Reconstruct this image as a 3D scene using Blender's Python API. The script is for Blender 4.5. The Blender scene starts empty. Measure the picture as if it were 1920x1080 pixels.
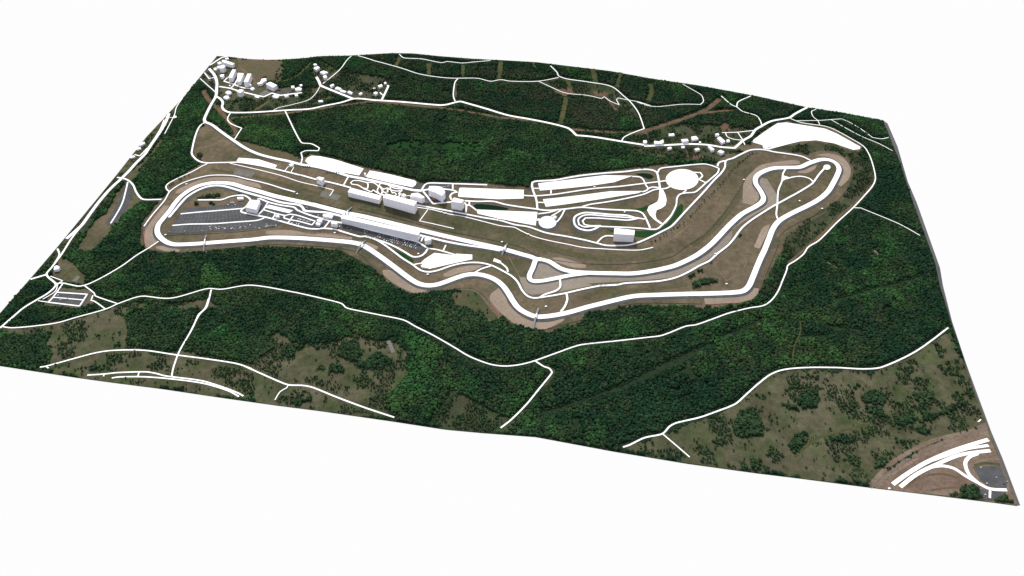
import bpy, bmesh, math, random
import numpy as np
from mathutils import Vector
from mathutils.geometry import delaunay_2d_cdt
random.seed(7); RNG = np.random.default_rng(11)
S = bpy.context.scene
COL = S.collection

# ------------------------------------------------------------------ camera
F_PX = 1555.0; H = 1820.0; PITCH = math.radians(44.5)
cam_d = bpy.data.cameras.new('camera'); cam = bpy.data.objects.new('camera', cam_d); COL.objects.link(cam)
cam.location = (0, 0, H); cam.rotation_euler = (math.pi/2-PITCH, 0, 0)
cam_d.sensor_width = 36; cam_d.lens = F_PX/1920*36; cam_d.clip_start = 10; cam_d.clip_end = 30000
S.camera = cam
S.render.resolution_x = 1024; S.render.resolution_y = 576

# ------------------------------------------------------------------ light
SUN_EL = math.radians(47); SUN_DIR = Vector((-0.30, 0.95, 0)).normalized()     # towards the sun (behind the hills, a little left)
w = bpy.data.worlds.new('World'); S.world = w; w.use_nodes = True
nt = w.node_tree; nt.nodes.clear()
out = nt.nodes.new('ShaderNodeOutputWorld')
sky = nt.nodes.new('ShaderNodeTexSky'); sky.sky_type = 'NISHITA'; sky.sun_disc = False
sky.sun_elevation = SUN_EL; sky.sun_rotation = math.atan2(SUN_DIR.x, SUN_DIR.y)
sky.dust_density = 3.0; sky.ozone_density = 0.5
bg1 = nt.nodes.new('ShaderNodeBackground'); bg1.inputs['Strength'].default_value = 0.15
bg2 = nt.nodes.new('ShaderNodeBackground'); bg2.inputs['Color'].default_value = (.985, .985, .985, 1); bg2.inputs['Strength'].default_value = 1.0
nt.links.new(sky.outputs[0], bg1.inputs[0])
tc = nt.nodes.new('ShaderNodeTexCoord'); sp = nt.nodes.new('ShaderNodeSeparateXYZ'); mr = nt.nodes.new('ShaderNodeMapRange')
mr.inputs['From Min'].default_value = -0.02; mr.inputs['From Max'].default_value = 0.25
mr.inputs['To Min'].default_value = 1; mr.inputs['To Max'].default_value = 0.46      # white void below, veiled bright sky above
nt.links.new(tc.outputs['Generated'], sp.inputs[0]); nt.links.new(sp.outputs['Z'], mr.inputs['Value'])
mx = nt.nodes.new('ShaderNodeMixShader')
nt.links.new(mr.outputs[0], mx.inputs[0]); nt.links.new(bg1.outputs[0], mx.inputs[1]); nt.links.new(bg2.outputs[0], mx.inputs[2])
nt.links.new(mx.outputs[0], out.inputs[0])
sd = bpy.data.lights.new('sun', 'SUN'); sd.energy = 3.8; sd.angle = math.radians(.5); sd.color = (1, .97, .92)
sun = bpy.data.objects.new('sun', sd); COL.objects.link(sun)
v = (SUN_DIR*math.cos(SUN_EL) + Vector((0, 0, math.sin(SUN_EL))))
sun.rotation_euler = v.to_track_quat('Z', 'Y').to_euler(); sun.location = (0, 2000, 900)
S.view_settings.view_transform = 'Standard'; S.view_settings.look = 'None'
S.view_settings.exposure = 0; S.view_settings.gamma = 1
S.render.engine = 'CYCLES'
try:
    S.cycles.max_bounces = 5; S.cycles.diffuse_bounces = 3
except Exception: pass

# ------------------------------------------------------------------ camera maths
sp_, cp_ = math.sin(PITCH), math.cos(PITCH)
def rays(px, py):
    dx = (np.asarray(px, float)-960)/F_PX; dy = (540-np.asarray(py, float))/F_PX
    return np.stack([dx, cp_+dy*sp_, -sp_+dy*cp_], -1)
def proj(x, y, z):
    zz = z-H
    dep = y*cp_-zz*sp_; up = y*sp_+zz*cp_
    return 960+F_PX*x/dep, 540-F_PX*up/dep
def atz(px, py, z):
    r = rays(px, py); t = (z-H)/r[..., 2]
    return r[..., 0]*t, r[..., 1]*t

# ------------------------------------------------------------------ terrain heights: the edge of the ground, then a smooth surface between
CORN = [(406.7, 105), (1652, 225), (1908, 948), (-75, 675)]
CW = [np.array(atz(*c, 0.0)) for c in CORN]
TOP = [(406.7,105),(426.7,106),(462,110.4),(500,112),(529,111.6),(562,109.6),(602,105),(655.6,104),(695.6,101.6),(735,99.4),(775,100),(822,105),(894,110.6),(944,112.8),(1005.6,116.4),(1075,124.7),(1144,133),(1220,147),(1310,160),(1419,180),(1513,201),(1580,211),(1652,225)]
BOT = [(-75,675),(0,685.6),(139,707),(200,715.5),(305.6,729),(416.7,745.5),(520,760),(599,770),(738,790),(835,805),(900,811),(1005.5,819),(1150,846),(1289,869),(1420,887),(1500,896.7),(1633,914),(1767,930),(1864,942),(1908,948)]
LEF = [(406.7,105),(346.7,179),(315.5,213),(274,257),(216.7,330),(152,409),(105,466),(57,522),(0,587),(-75,675)]
RIG = [(1652,225),(1658,231),(1686,300),(1712.5,380),(1753,491),(1762.5,535.5),(1783,602),(1810,680),(1822,720),(1855.5,809),(1908,948)]
def edge(pts, A, B):
    n = np.array([-(B-A)[1], (B-A)[0]]); L2 = ((B-A)**2).sum(); us, hs = [], []
    for p in pts:
        r = rays(*p); t = (A@n)/(r[:2]@n); q = r*t
        us.append(((q[:2]-A)@(B-A))/L2); hs.append(q[2]+H)
    us[0] = 0; us[-1] = 1; hs[0] = hs[-1] = 0
    return np.array(us), np.array(hs)
ET = edge(TOP, CW[0], CW[1]); EB = edge(BOT, CW[3], CW[2]); EL = edge(LEF, CW[0], CW[3]); ER = edge(RIG, CW[1], CW[2])
print('edge heights', ET[1].round(), EB[1].round(), EL[1].round(), ER[1].round(), [c.round() for c in CW])
NG = 161
uu = np.linspace(0, 1, NG)
HG = np.zeros((NG, NG))                      # [v,u]
t_, b_, l_, r_ = (np.interp(uu, *e) for e in (ET, EB, EL, ER))
U, V = np.meshgrid(uu, uu)
HG = (1-V)*t_[None]+V*b_[None]+(1-U)*l_[:, None]+U*r_[:, None]
def setb():
    HG[0] = t_; HG[-1] = b_; HG[:, 0] = l_; HG[:, -1] = r_
setb()
for i in range(1500):
    HG[1:-1, 1:-1] = .25*(HG[:-2, 1:-1]+HG[2:, 1:-1]+HG[1:-1, :-2]+HG[1:-1, 2:])
msk = np.clip(np.minimum.reduce([U, 1-U, V, 1-V])/.15, 0, 1); msk = msk*msk*(3-2*msk)
HG += msk*(9*np.sin(U*9.1+V*4)*np.cos(V*7.3-U*3+1)+6*np.sin(U*15+2)*np.sin(V*13+1)-10*np.exp(-((U-.5)**2/.05+(V-.55)**2/.03)))
A0 = CW[0]; A1 = CW[1]-CW[0]; A2 = CW[3]-CW[0]; A3 = CW[2]-CW[1]-CW[3]+CW[0]
def uv2xy(u, v):
    return (A0[0]+A1[0]*u+A2[0]*v+A3[0]*u*v, A0[1]+A1[1]*u+A2[1]*v+A3[1]*u*v)
def xy2uv(x, y):
    x = np.asarray(x, float); y = np.asarray(y, float); u = np.full(x.shape, .5); v = np.full(x.shape, .5)
    for _ in range(7):
        fx, fy = uv2xy(u, v); fx = fx-x; fy = fy-y
        a = A1[0]+A3[0]*v; b = A2[0]+A3[0]*u; c = A1[1]+A3[1]*v; d = A2[1]+A3[1]*u
        det = a*d-b*c; u = u-(d*fx-b*fy)/det; v = v-(-c*fx+a*fy)/det
    return u, v
def hz(x, y):
    u, v = xy2uv(x, y)
    gu = np.clip(u, 0, 1)*(NG-1); gv = np.clip(v, 0, 1)*(NG-1)
    i = np.minimum(gu.astype(int), NG-2); j = np.minimum(gv.astype(int), NG-2); a = gu-i; b = gv-j
    return (HG[j, i]*(1-a)+HG[j, i+1]*a)*(1-b)+(HG[j+1, i]*(1-a)+HG[j+1, i+1]*a)*b
def G(px, py):
    """ground point seen at a pixel of the 1920 x 1080 photograph"""
    px = np.asarray(px, float); py = np.asarray(py, float); z = np.zeros(px.shape)
    for _ in range(14):
        x, y = atz(px, py, z); z = .25*z+.75*hz(x, y)
    x, y = atz(px, py, z)
    return x, y, hz(x, y)
ZO = dict(R1=(340,90,4.5), R2=(240,280,4.5), R3=(560,280,4.5), R4=(840,290,4.5), R5=(1180,180,3.6), R6=(0,90,4.5), R7=(0,320,3.483), R8=(640,440,3.6),
          R9=(1100,440,3.6), R10=(700,90,3.6), R11=(1500,720,4.5), R12=(0,560,3.6), R13=(460,600,3.6), R14=(900,640,3.6), R15=(1400,380,3.6),
          RA=(1340,220,12), RB=(640,320,8), RC=(380,100,12), RD=(960,560,13.5), RE=(480,360,8.727), RF=(1380,740,4), P=(0,0,1))
def Z(k, pts):
    o = ZO[k]; a = np.array(pts, float)
    return np.stack([o[0]+a[:, 0]/o[2], o[1]+a[:, 1]/o[2]], 1)
def J(*args):
    """join pieces given in several zooms: J('R2',[..],'R3',[..])"""
    return np.concatenate([Z(args[i], args[i+1]) for i in range(0, len(args), 2)])
def world(poly):
    x, y, z = G(poly[:, 0], poly[:, 1]); return np.stack([x, y], 1)

def h2(i, j, s):
    n = (i.astype(np.int64)*374761393+j.astype(np.int64)*668265263+s*974634777) & 0xffffffff
    n = ((n ^ (n >> 13))*1274126177) & 0xffffffff
    return ((n ^ (n >> 16)) & 0xffff)/65535.0
def vn(x, y, sc, s=0):
    x = np.asarray(x)/sc; y = np.asarray(y)/sc; i = np.floor(x); j = np.floor(y); a = x-i; b = y-j
    a = a*a*(3-2*a); b = b*b*(3-2*b)
    return (h2(i, j, s)*(1-a)+h2(i+1, j, s)*a)*(1-b)+(h2(i, j+1, s)*(1-a)+h2(i+1, j+1, s)*a)*b
def fbm(x, y, sc, s=0): return .5*vn(x, y, sc, s)+.3*vn(x, y, sc/2.1, s+1)+.2*vn(x, y, sc/4.3, s+2)
def inside(px, py, poly):
    r = np.zeros(px.shape, bool)
    m = (px >= poly[:, 0].min()) & (px <= poly[:, 0].max()) & (py >= poly[:, 1].min()) & (py <= poly[:, 1].max())
    x = px[m]; y = py[m]; q = np.zeros(x.shape, bool); n = len(poly)
    for i in range(n):
        x1, y1 = poly[i]; x2, y2 = poly[i-1]
        if y1 == y2: continue
        q ^= ((y1 > y) != (y2 > y)) & (x < (x2-x1)*(y-y1)/(y2-y1)+x1)
    r[m] = q; return r

# ------------------------------------------------------------------ materials
def mat(name, c, rough=.95, var=.0, scale=.05, c2=None, detail=6, spec=.0, rnd=0):
    m = bpy.data.materials.new(name); m.use_nodes = True; n = m.node_tree; b = n.nodes['Principled BSDF']
    b.inputs['Base Color'].default_value = (*c, 1); b.inputs['Roughness'].default_value = rough; b.inputs['Specular IOR Level'].default_value = spec
    if var or c2:
        g = n.nodes.new('ShaderNodeNewGeometry'); t = n.nodes.new('ShaderNodeTexNoise'); t.inputs['Scale'].default_value = scale; t.inputs['Detail'].default_value = detail
        r = n.nodes.new('ShaderNodeMapRange'); r.inputs['From Min'].default_value = .35; r.inputs['From Max'].default_value = .65
        n.links.new(g.outputs['Position'], t.inputs['Vector']); n.links.new(t.outputs['Fac'], r.inputs['Value'])
        x = n.nodes.new('ShaderNodeMix'); x.data_type = 'RGBA'
        x.inputs['A'].default_value = (*c, 1); x.inputs['B'].default_value = (*(c2 or tuple(v*(1-var) for v in c)), 1)
        n.links.new(r.outputs[0], x.inputs['Factor']); src = x.outputs['Result']
        t2 = n.nodes.new('ShaderNodeTexNoise'); t2.inputs['Scale'].default_value = scale*9; t2.inputs['Detail'].default_value = 3
        n.links.new(g.outputs['Position'], t2.inputs['Vector'])
        r2 = n.nodes.new('ShaderNodeMapRange'); r2.inputs['From Min'].default_value = .3; r2.inputs['From Max'].default_value = .7
        r2.inputs['To Min'].default_value = 1-max(var, .15)*.7; r2.inputs['To Max'].default_value = 1+max(var, .15)*.7
        n.links.new(t2.outputs['Fac'], r2.inputs['Value'])
        sc = n.nodes.new('ShaderNodeVectorMath'); sc.operation = 'SCALE'; n.links.new(src, sc.inputs[0]); n.links.new(r2.outputs[0], sc.inputs['Scale']); src = sc.outputs[0]
        if rnd:
            oi = n.nodes.new('ShaderNodeObjectInfo'); r3 = n.nodes.new('ShaderNodeMapRange'); r3.inputs['To Min'].default_value = 1-rnd; r3.inputs['To Max'].default_value = 1+rnd
            n.links.new(oi.outputs['Random'], r3.inputs['Value']); s3 = n.nodes.new('ShaderNodeVectorMath'); s3.operation = 'SCALE'
            n.links.new(src, s3.inputs[0]); n.links.new(r3.outputs[0], s3.inputs['Scale']); src = s3.outputs[0]
        n.links.new(src, b.inputs['Base Color'])
    return m
M = dict(
    road=mat('white_road', (.86, .86, .86)), pad=mat('white_paving', (.86, .86, .86)),
    asphalt=mat('asphalt', (.085, .088, .092), var=.25, scale=.04), gravel=mat('gravel', (.27, .215, .17), c2=(.225, .18, .14), scale=.012),
    greygravel=mat('grey_gravel', (.23, .20, .165), c2=(.20, .172, .145), scale=.012),
    roof=mat('white_roof', (.86, .86, .88), rough=.8), wall=mat('pale_wall', (.87, .85, .90), rough=.8),
    dirt=mat('dirt', (.135, .088, .060), c2=(.085, .065, .04), var=.4, scale=.03), paledirt=mat('pale_dirt', (.19, .15, .115), c2=(.13, .10, .075), var=.3, scale=.02),
    clearing=mat('clearing_grass', (.075, .075, .035), c2=(.045, .055, .025), var=.4, scale=.03),
    lawn=mat('lawn', (.012, .045, .013), c2=(.02, .055, .015), var=.3, scale=.03), glade=mat('glade', (.018, .050, .016), c2=(.012, .040, .013), var=.3, scale=.02),
    pond=mat('pond_water', (.007, .022, .012), rough=.6, spec=.0), paving=mat('grey_paving', (.16, .15, .135), c2=(.12, .12, .105), var=.3, scale=.06),
    mulch=mat('brown_soil', (.12, .085, .065), c2=(.17, .13, .10), var=.3, scale=.015),
    stone=mat('ground_edge_stone', (.15, .145, .15), var=.1, scale=.01), palestone=mat('pale_edge', (.75, .75, .75)),
    bark=mat('bark', (.05, .035, .025), var=.2, scale=.5), metal=mat('grey_metal', (.22, .23, .24), rough=.6, var=.15, scale=.3), dark=mat('dark_rail', (.05, .05, .05)),
    rail=mat('barrier_grey', (.065, .065, .06), var=.2, scale=.1), red=mat('red_barrier', (.35, .05, .04), c2=(.45, .3, .28), var=.2, scale=.12),
    glass=mat('car_glass', (.02, .025, .03), rough=.2, spec=.5), tyre=mat('tyre', (.02, .02, .02)), blue=mat('pool_blue', (.05, .25, .6)), redroof=mat('red_tiles', (.32, .07, .045), var=.3, scale=.5),
)
for k, c in dict(white=(.75, .75, .78), red=(.5, .05, .04), blue=(.05, .09, .25), black=(.03, .03, .035), silver=(.4, .42, .45)).items():
    M['car_'+k] = mat('car_paint_'+k, c, rough=.35, spec=.5)

# ------------------------------------------------------------------ object helpers
def meshobj(name, verts, faces, m, parent=None, **props):
    me = bpy.data.meshes.new(name)
    me.from_pydata([tuple(map(float, v)) for v in verts], [], [tuple(map(int, f)) for f in faces]); me.update()
    for mm in (m if isinstance(m, (list, tuple)) else [m]): me.materials.append(mm)
    o = bpy.data.objects.new(name, me); COL.objects.link(o)
    if parent is not None: o.parent = parent
    for k, v in props.items(): o[k] = v
    return o
def empty(name, loc, label, cat, group=None, rz=0):
    o = bpy.data.objects.new(name, None); COL.objects.link(o); o.location = [float(v) for v in loc]; o.rotation_euler = (0, 0, rz); o.empty_display_size = 2
    o['label'] = label; o['category'] = cat
    if group: o['group'] = group
    return o
LAYER = {}      # each kind of sheet has its own height band, each sheet its own step in it
BAND = dict(patch=(.10, .0030), verge=(.36, .0020), yard=(.56, .0030), road=(.64, .0020), pad=(1.06, .004))
def lift(band):
    LAYER[band] = LAYER.get(band, 0)+1; return BAND[band][0]+BAND[band][1]*LAYER[band]
def drape(name, poly, m, off, kind='structure', step=14., soft=False, **props):
    """sheet laid on the ground inside an outline given in pixels"""
    P = world(poly); off = lift(off)
    if soft: P = smooth(P, 7., True)
    pts = []
    for i in range(len(P)):
        a = P[i]; b = P[(i+1) % len(P)]; n = max(1, int(np.hypot(*(b-a))/step))
        for k in range(n): pts.append(a+(b-a)*k/n)
    pts = np.array(pts); nb = len(pts)
    gx = np.arange(P[:, 0].min(), P[:, 0].max(), step); gy = np.arange(P[:, 1].min(), P[:, 1].max(), step)
    X, Y = np.meshgrid(gx, gy); X = X.ravel()+RNG.uniform(-1, 1, X.size); Y = Y.ravel()+RNG.uniform(-1, 1, Y.size)
    k = inside(X, Y, P); X = X[k]; Y = Y[k]
    if len(X):
        d = np.min(np.hypot(X[:, None]-pts[None, :, 0], Y[:, None]-pts[None, :, 1]), 1); X = X[d > step*.4]; Y = Y[d > step*.4]
    al = [Vector((float(a), float(b))) for a, b in pts]+[Vector((float(a), float(b))) for a, b in zip(X, Y)]
    vs, _, fs, *_r = delaunay_2d_cdt(al, [], [list(range(nb))], 1, 1e-4)
    vx = np.array([v.x for v in vs]); vy = np.array([v.y for v in vs]); z = hz(vx, vy)+off
    up = []
    for f in fs:
        f = list(f); a, b, c = f[:3]
        if (vx[b]-vx[a])*(vy[c]-vy[a])-(vy[b]-vy[a])*(vx[c]-vx[a]) < 0: f.reverse()
        up.append(f)
    if kind: props['kind'] = kind
    return meshobj(name, np.stack([vx, vy, z], 1), up, m, **props)
def smooth(P, step=6., closed=False):
    n = len(P)
    if n == 2 and not closed:
        k = max(2, int(np.hypot(*(P[1]-P[0]))/step)); return np.array([P[0]+(P[1]-P[0])*i/k for i in range(k+1)])
    g = lambda i: P[i % n] if closed else P[min(max(i, 0), n-1)]
    o = []
    def sharp(i):
        if not closed and (i <= 0 or i >= n-1): return False
        a = g(i)-g(i-1); b = g(i+1)-g(i); return (a@b) < .62*np.hypot(*a)*np.hypot(*b)
    for i in range(n if closed else n-1):
        p0, p1, p2, p3 = g(i-1), g(i), g(i+1), g(i+2)
        L = np.hypot(*(p2-p1)); k = max(1, int(L/step))
        # centripetal-like tension to keep sharp bends sharp
        m1 = (p2-p0)*.5; m2 = (p3-p1)*.5
        m1 = m1*min(1, L/(np.hypot(*m1)+1e-6)); m2 = m2*min(1, L/(np.hypot(*m2)+1e-6))
        if n < 60 and sharp(i): m1 = (p2-p1)*.6
        if n < 60 and sharp(i+1): m2 = (p2-p1)*.6
        for j in range(k):
            t = j/k; o.append((2*t**3-3*t**2+1)*p1+(t**3-2*t**2+t)*m1+(-2*t**3+3*t**2)*p2+(t**3-t**2)*m2)
    if not closed: o.append(P[-1])
    return np.array(o)
CLR = []       # strips kept free of trees: (x, y, radius)
def ribbon(name, pix, width, m, off, closed=False, shift=(0, 0), clear=3., cross=3, kind='structure', **props):
    P = smooth(world(pix), 6., closed)+np.array(shift); off = lift(off)
    if closed: d = np.roll(P, -1, 0)-np.roll(P, 1, 0)
    else: d = np.gradient(P, axis=0)
    d /= np.maximum(np.hypot(d[:, 0], d[:, 1]), 1e-6)[:, None]; nrm = np.stack([-d[:, 1], d[:, 0]], 1)
    V = []; n = len(P); c = cross
    for k in range(c):
        q = P+nrm*width*(k/(c-1)-.5); V.append(np.column_stack([q, hz(q[:, 0], q[:, 1])+off]))
    V = np.stack(V, 1).reshape(-1, 3); Fc = []
    for i in range(n if closed else n-1):
        j = (i+1) % n
        for k in range(c-1): Fc.append((i*c+k+1, i*c+k, j*c+k, j*c+k+1))
    if clear is not None:
        for q in P[::1 if width < 12 else 2]: CLR.append((q[0], q[1], max(1.5, width/2+(clear if off > .35 else random.uniform(-4.5, 1.5)))))
    if kind: props['kind'] = kind
    return meshobj(name, V, Fc, m, **props)
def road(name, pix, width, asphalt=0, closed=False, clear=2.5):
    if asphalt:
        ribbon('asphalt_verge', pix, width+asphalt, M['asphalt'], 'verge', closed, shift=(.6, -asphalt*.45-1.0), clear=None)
    return ribbon(name, pix, width, M['road'], 'road', closed, clear=clear)

# ------------------------------------------------------------------ roads
TRACK = J('R2', [(1450,750),(1200,745),(1050,762),(800,780),(560,798),(400,803),(330,785),(275,745),(248,700),(255,640),(300,580),(350,520),(400,450),(450,395),(520,345),(600,307),(700,285),(790,282),(880,292),(980,322),(1100,354),(1250,397)],
          'R3', [(0,440),(120,466),(250,500),(413,541),(529,563),(725,609),(900,652),(1050,688),(1200,724),(1400,770),(1600,814),(1750,848),(1890,888)],
          'R4', [(700,862),(745,880),(800,885),(860,905),(940,955),(1000,977),(1100,992),(1250,999),(1400,1002),(1550,1003),(1700,985)],
          'R9', [(576,215),(650,186),(740,140),(810,90),(860,45)],
          'R5', [(680,867),(760,797),(850,747),(895,715),(905,685),(885,640),(855,595),(850,560),(870,530),(920,503),(980,487),(1060,483),(1150,480),(1210,455),(1290,430),(1350,432),(1395,455),(1415,490),(1405,530),(1380,580),(1340,645),(1280,697),(1200,742),(1100,790),(1015,840),(970,895),(940,970),(910,1045)],
          'R9', [(1178,150),(1150,215),(1120,290),(1095,345),(1060,378),(1000,390),(850,397),(700,400),(500,406),(350,412),(280,422),(200,440),(100,465)],
          'R8', [(1656,490),(1560,518),(1480,537),(1380,552),(1310,552),(1250,530),(1195,495),(1160,450),(1130,400),(1090,345),(1040,305),(980,280),(920,268),(850,270),(780,290),(700,320),(640,338),(580,343),(520,330),(460,295),(380,235),(300,175),(230,125),(160,80),(100,58),(0,45)])
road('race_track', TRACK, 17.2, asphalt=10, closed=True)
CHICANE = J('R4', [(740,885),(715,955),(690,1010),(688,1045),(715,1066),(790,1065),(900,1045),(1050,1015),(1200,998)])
road('chicane_track', CHICANE, 15.5, asphalt=8)
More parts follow.
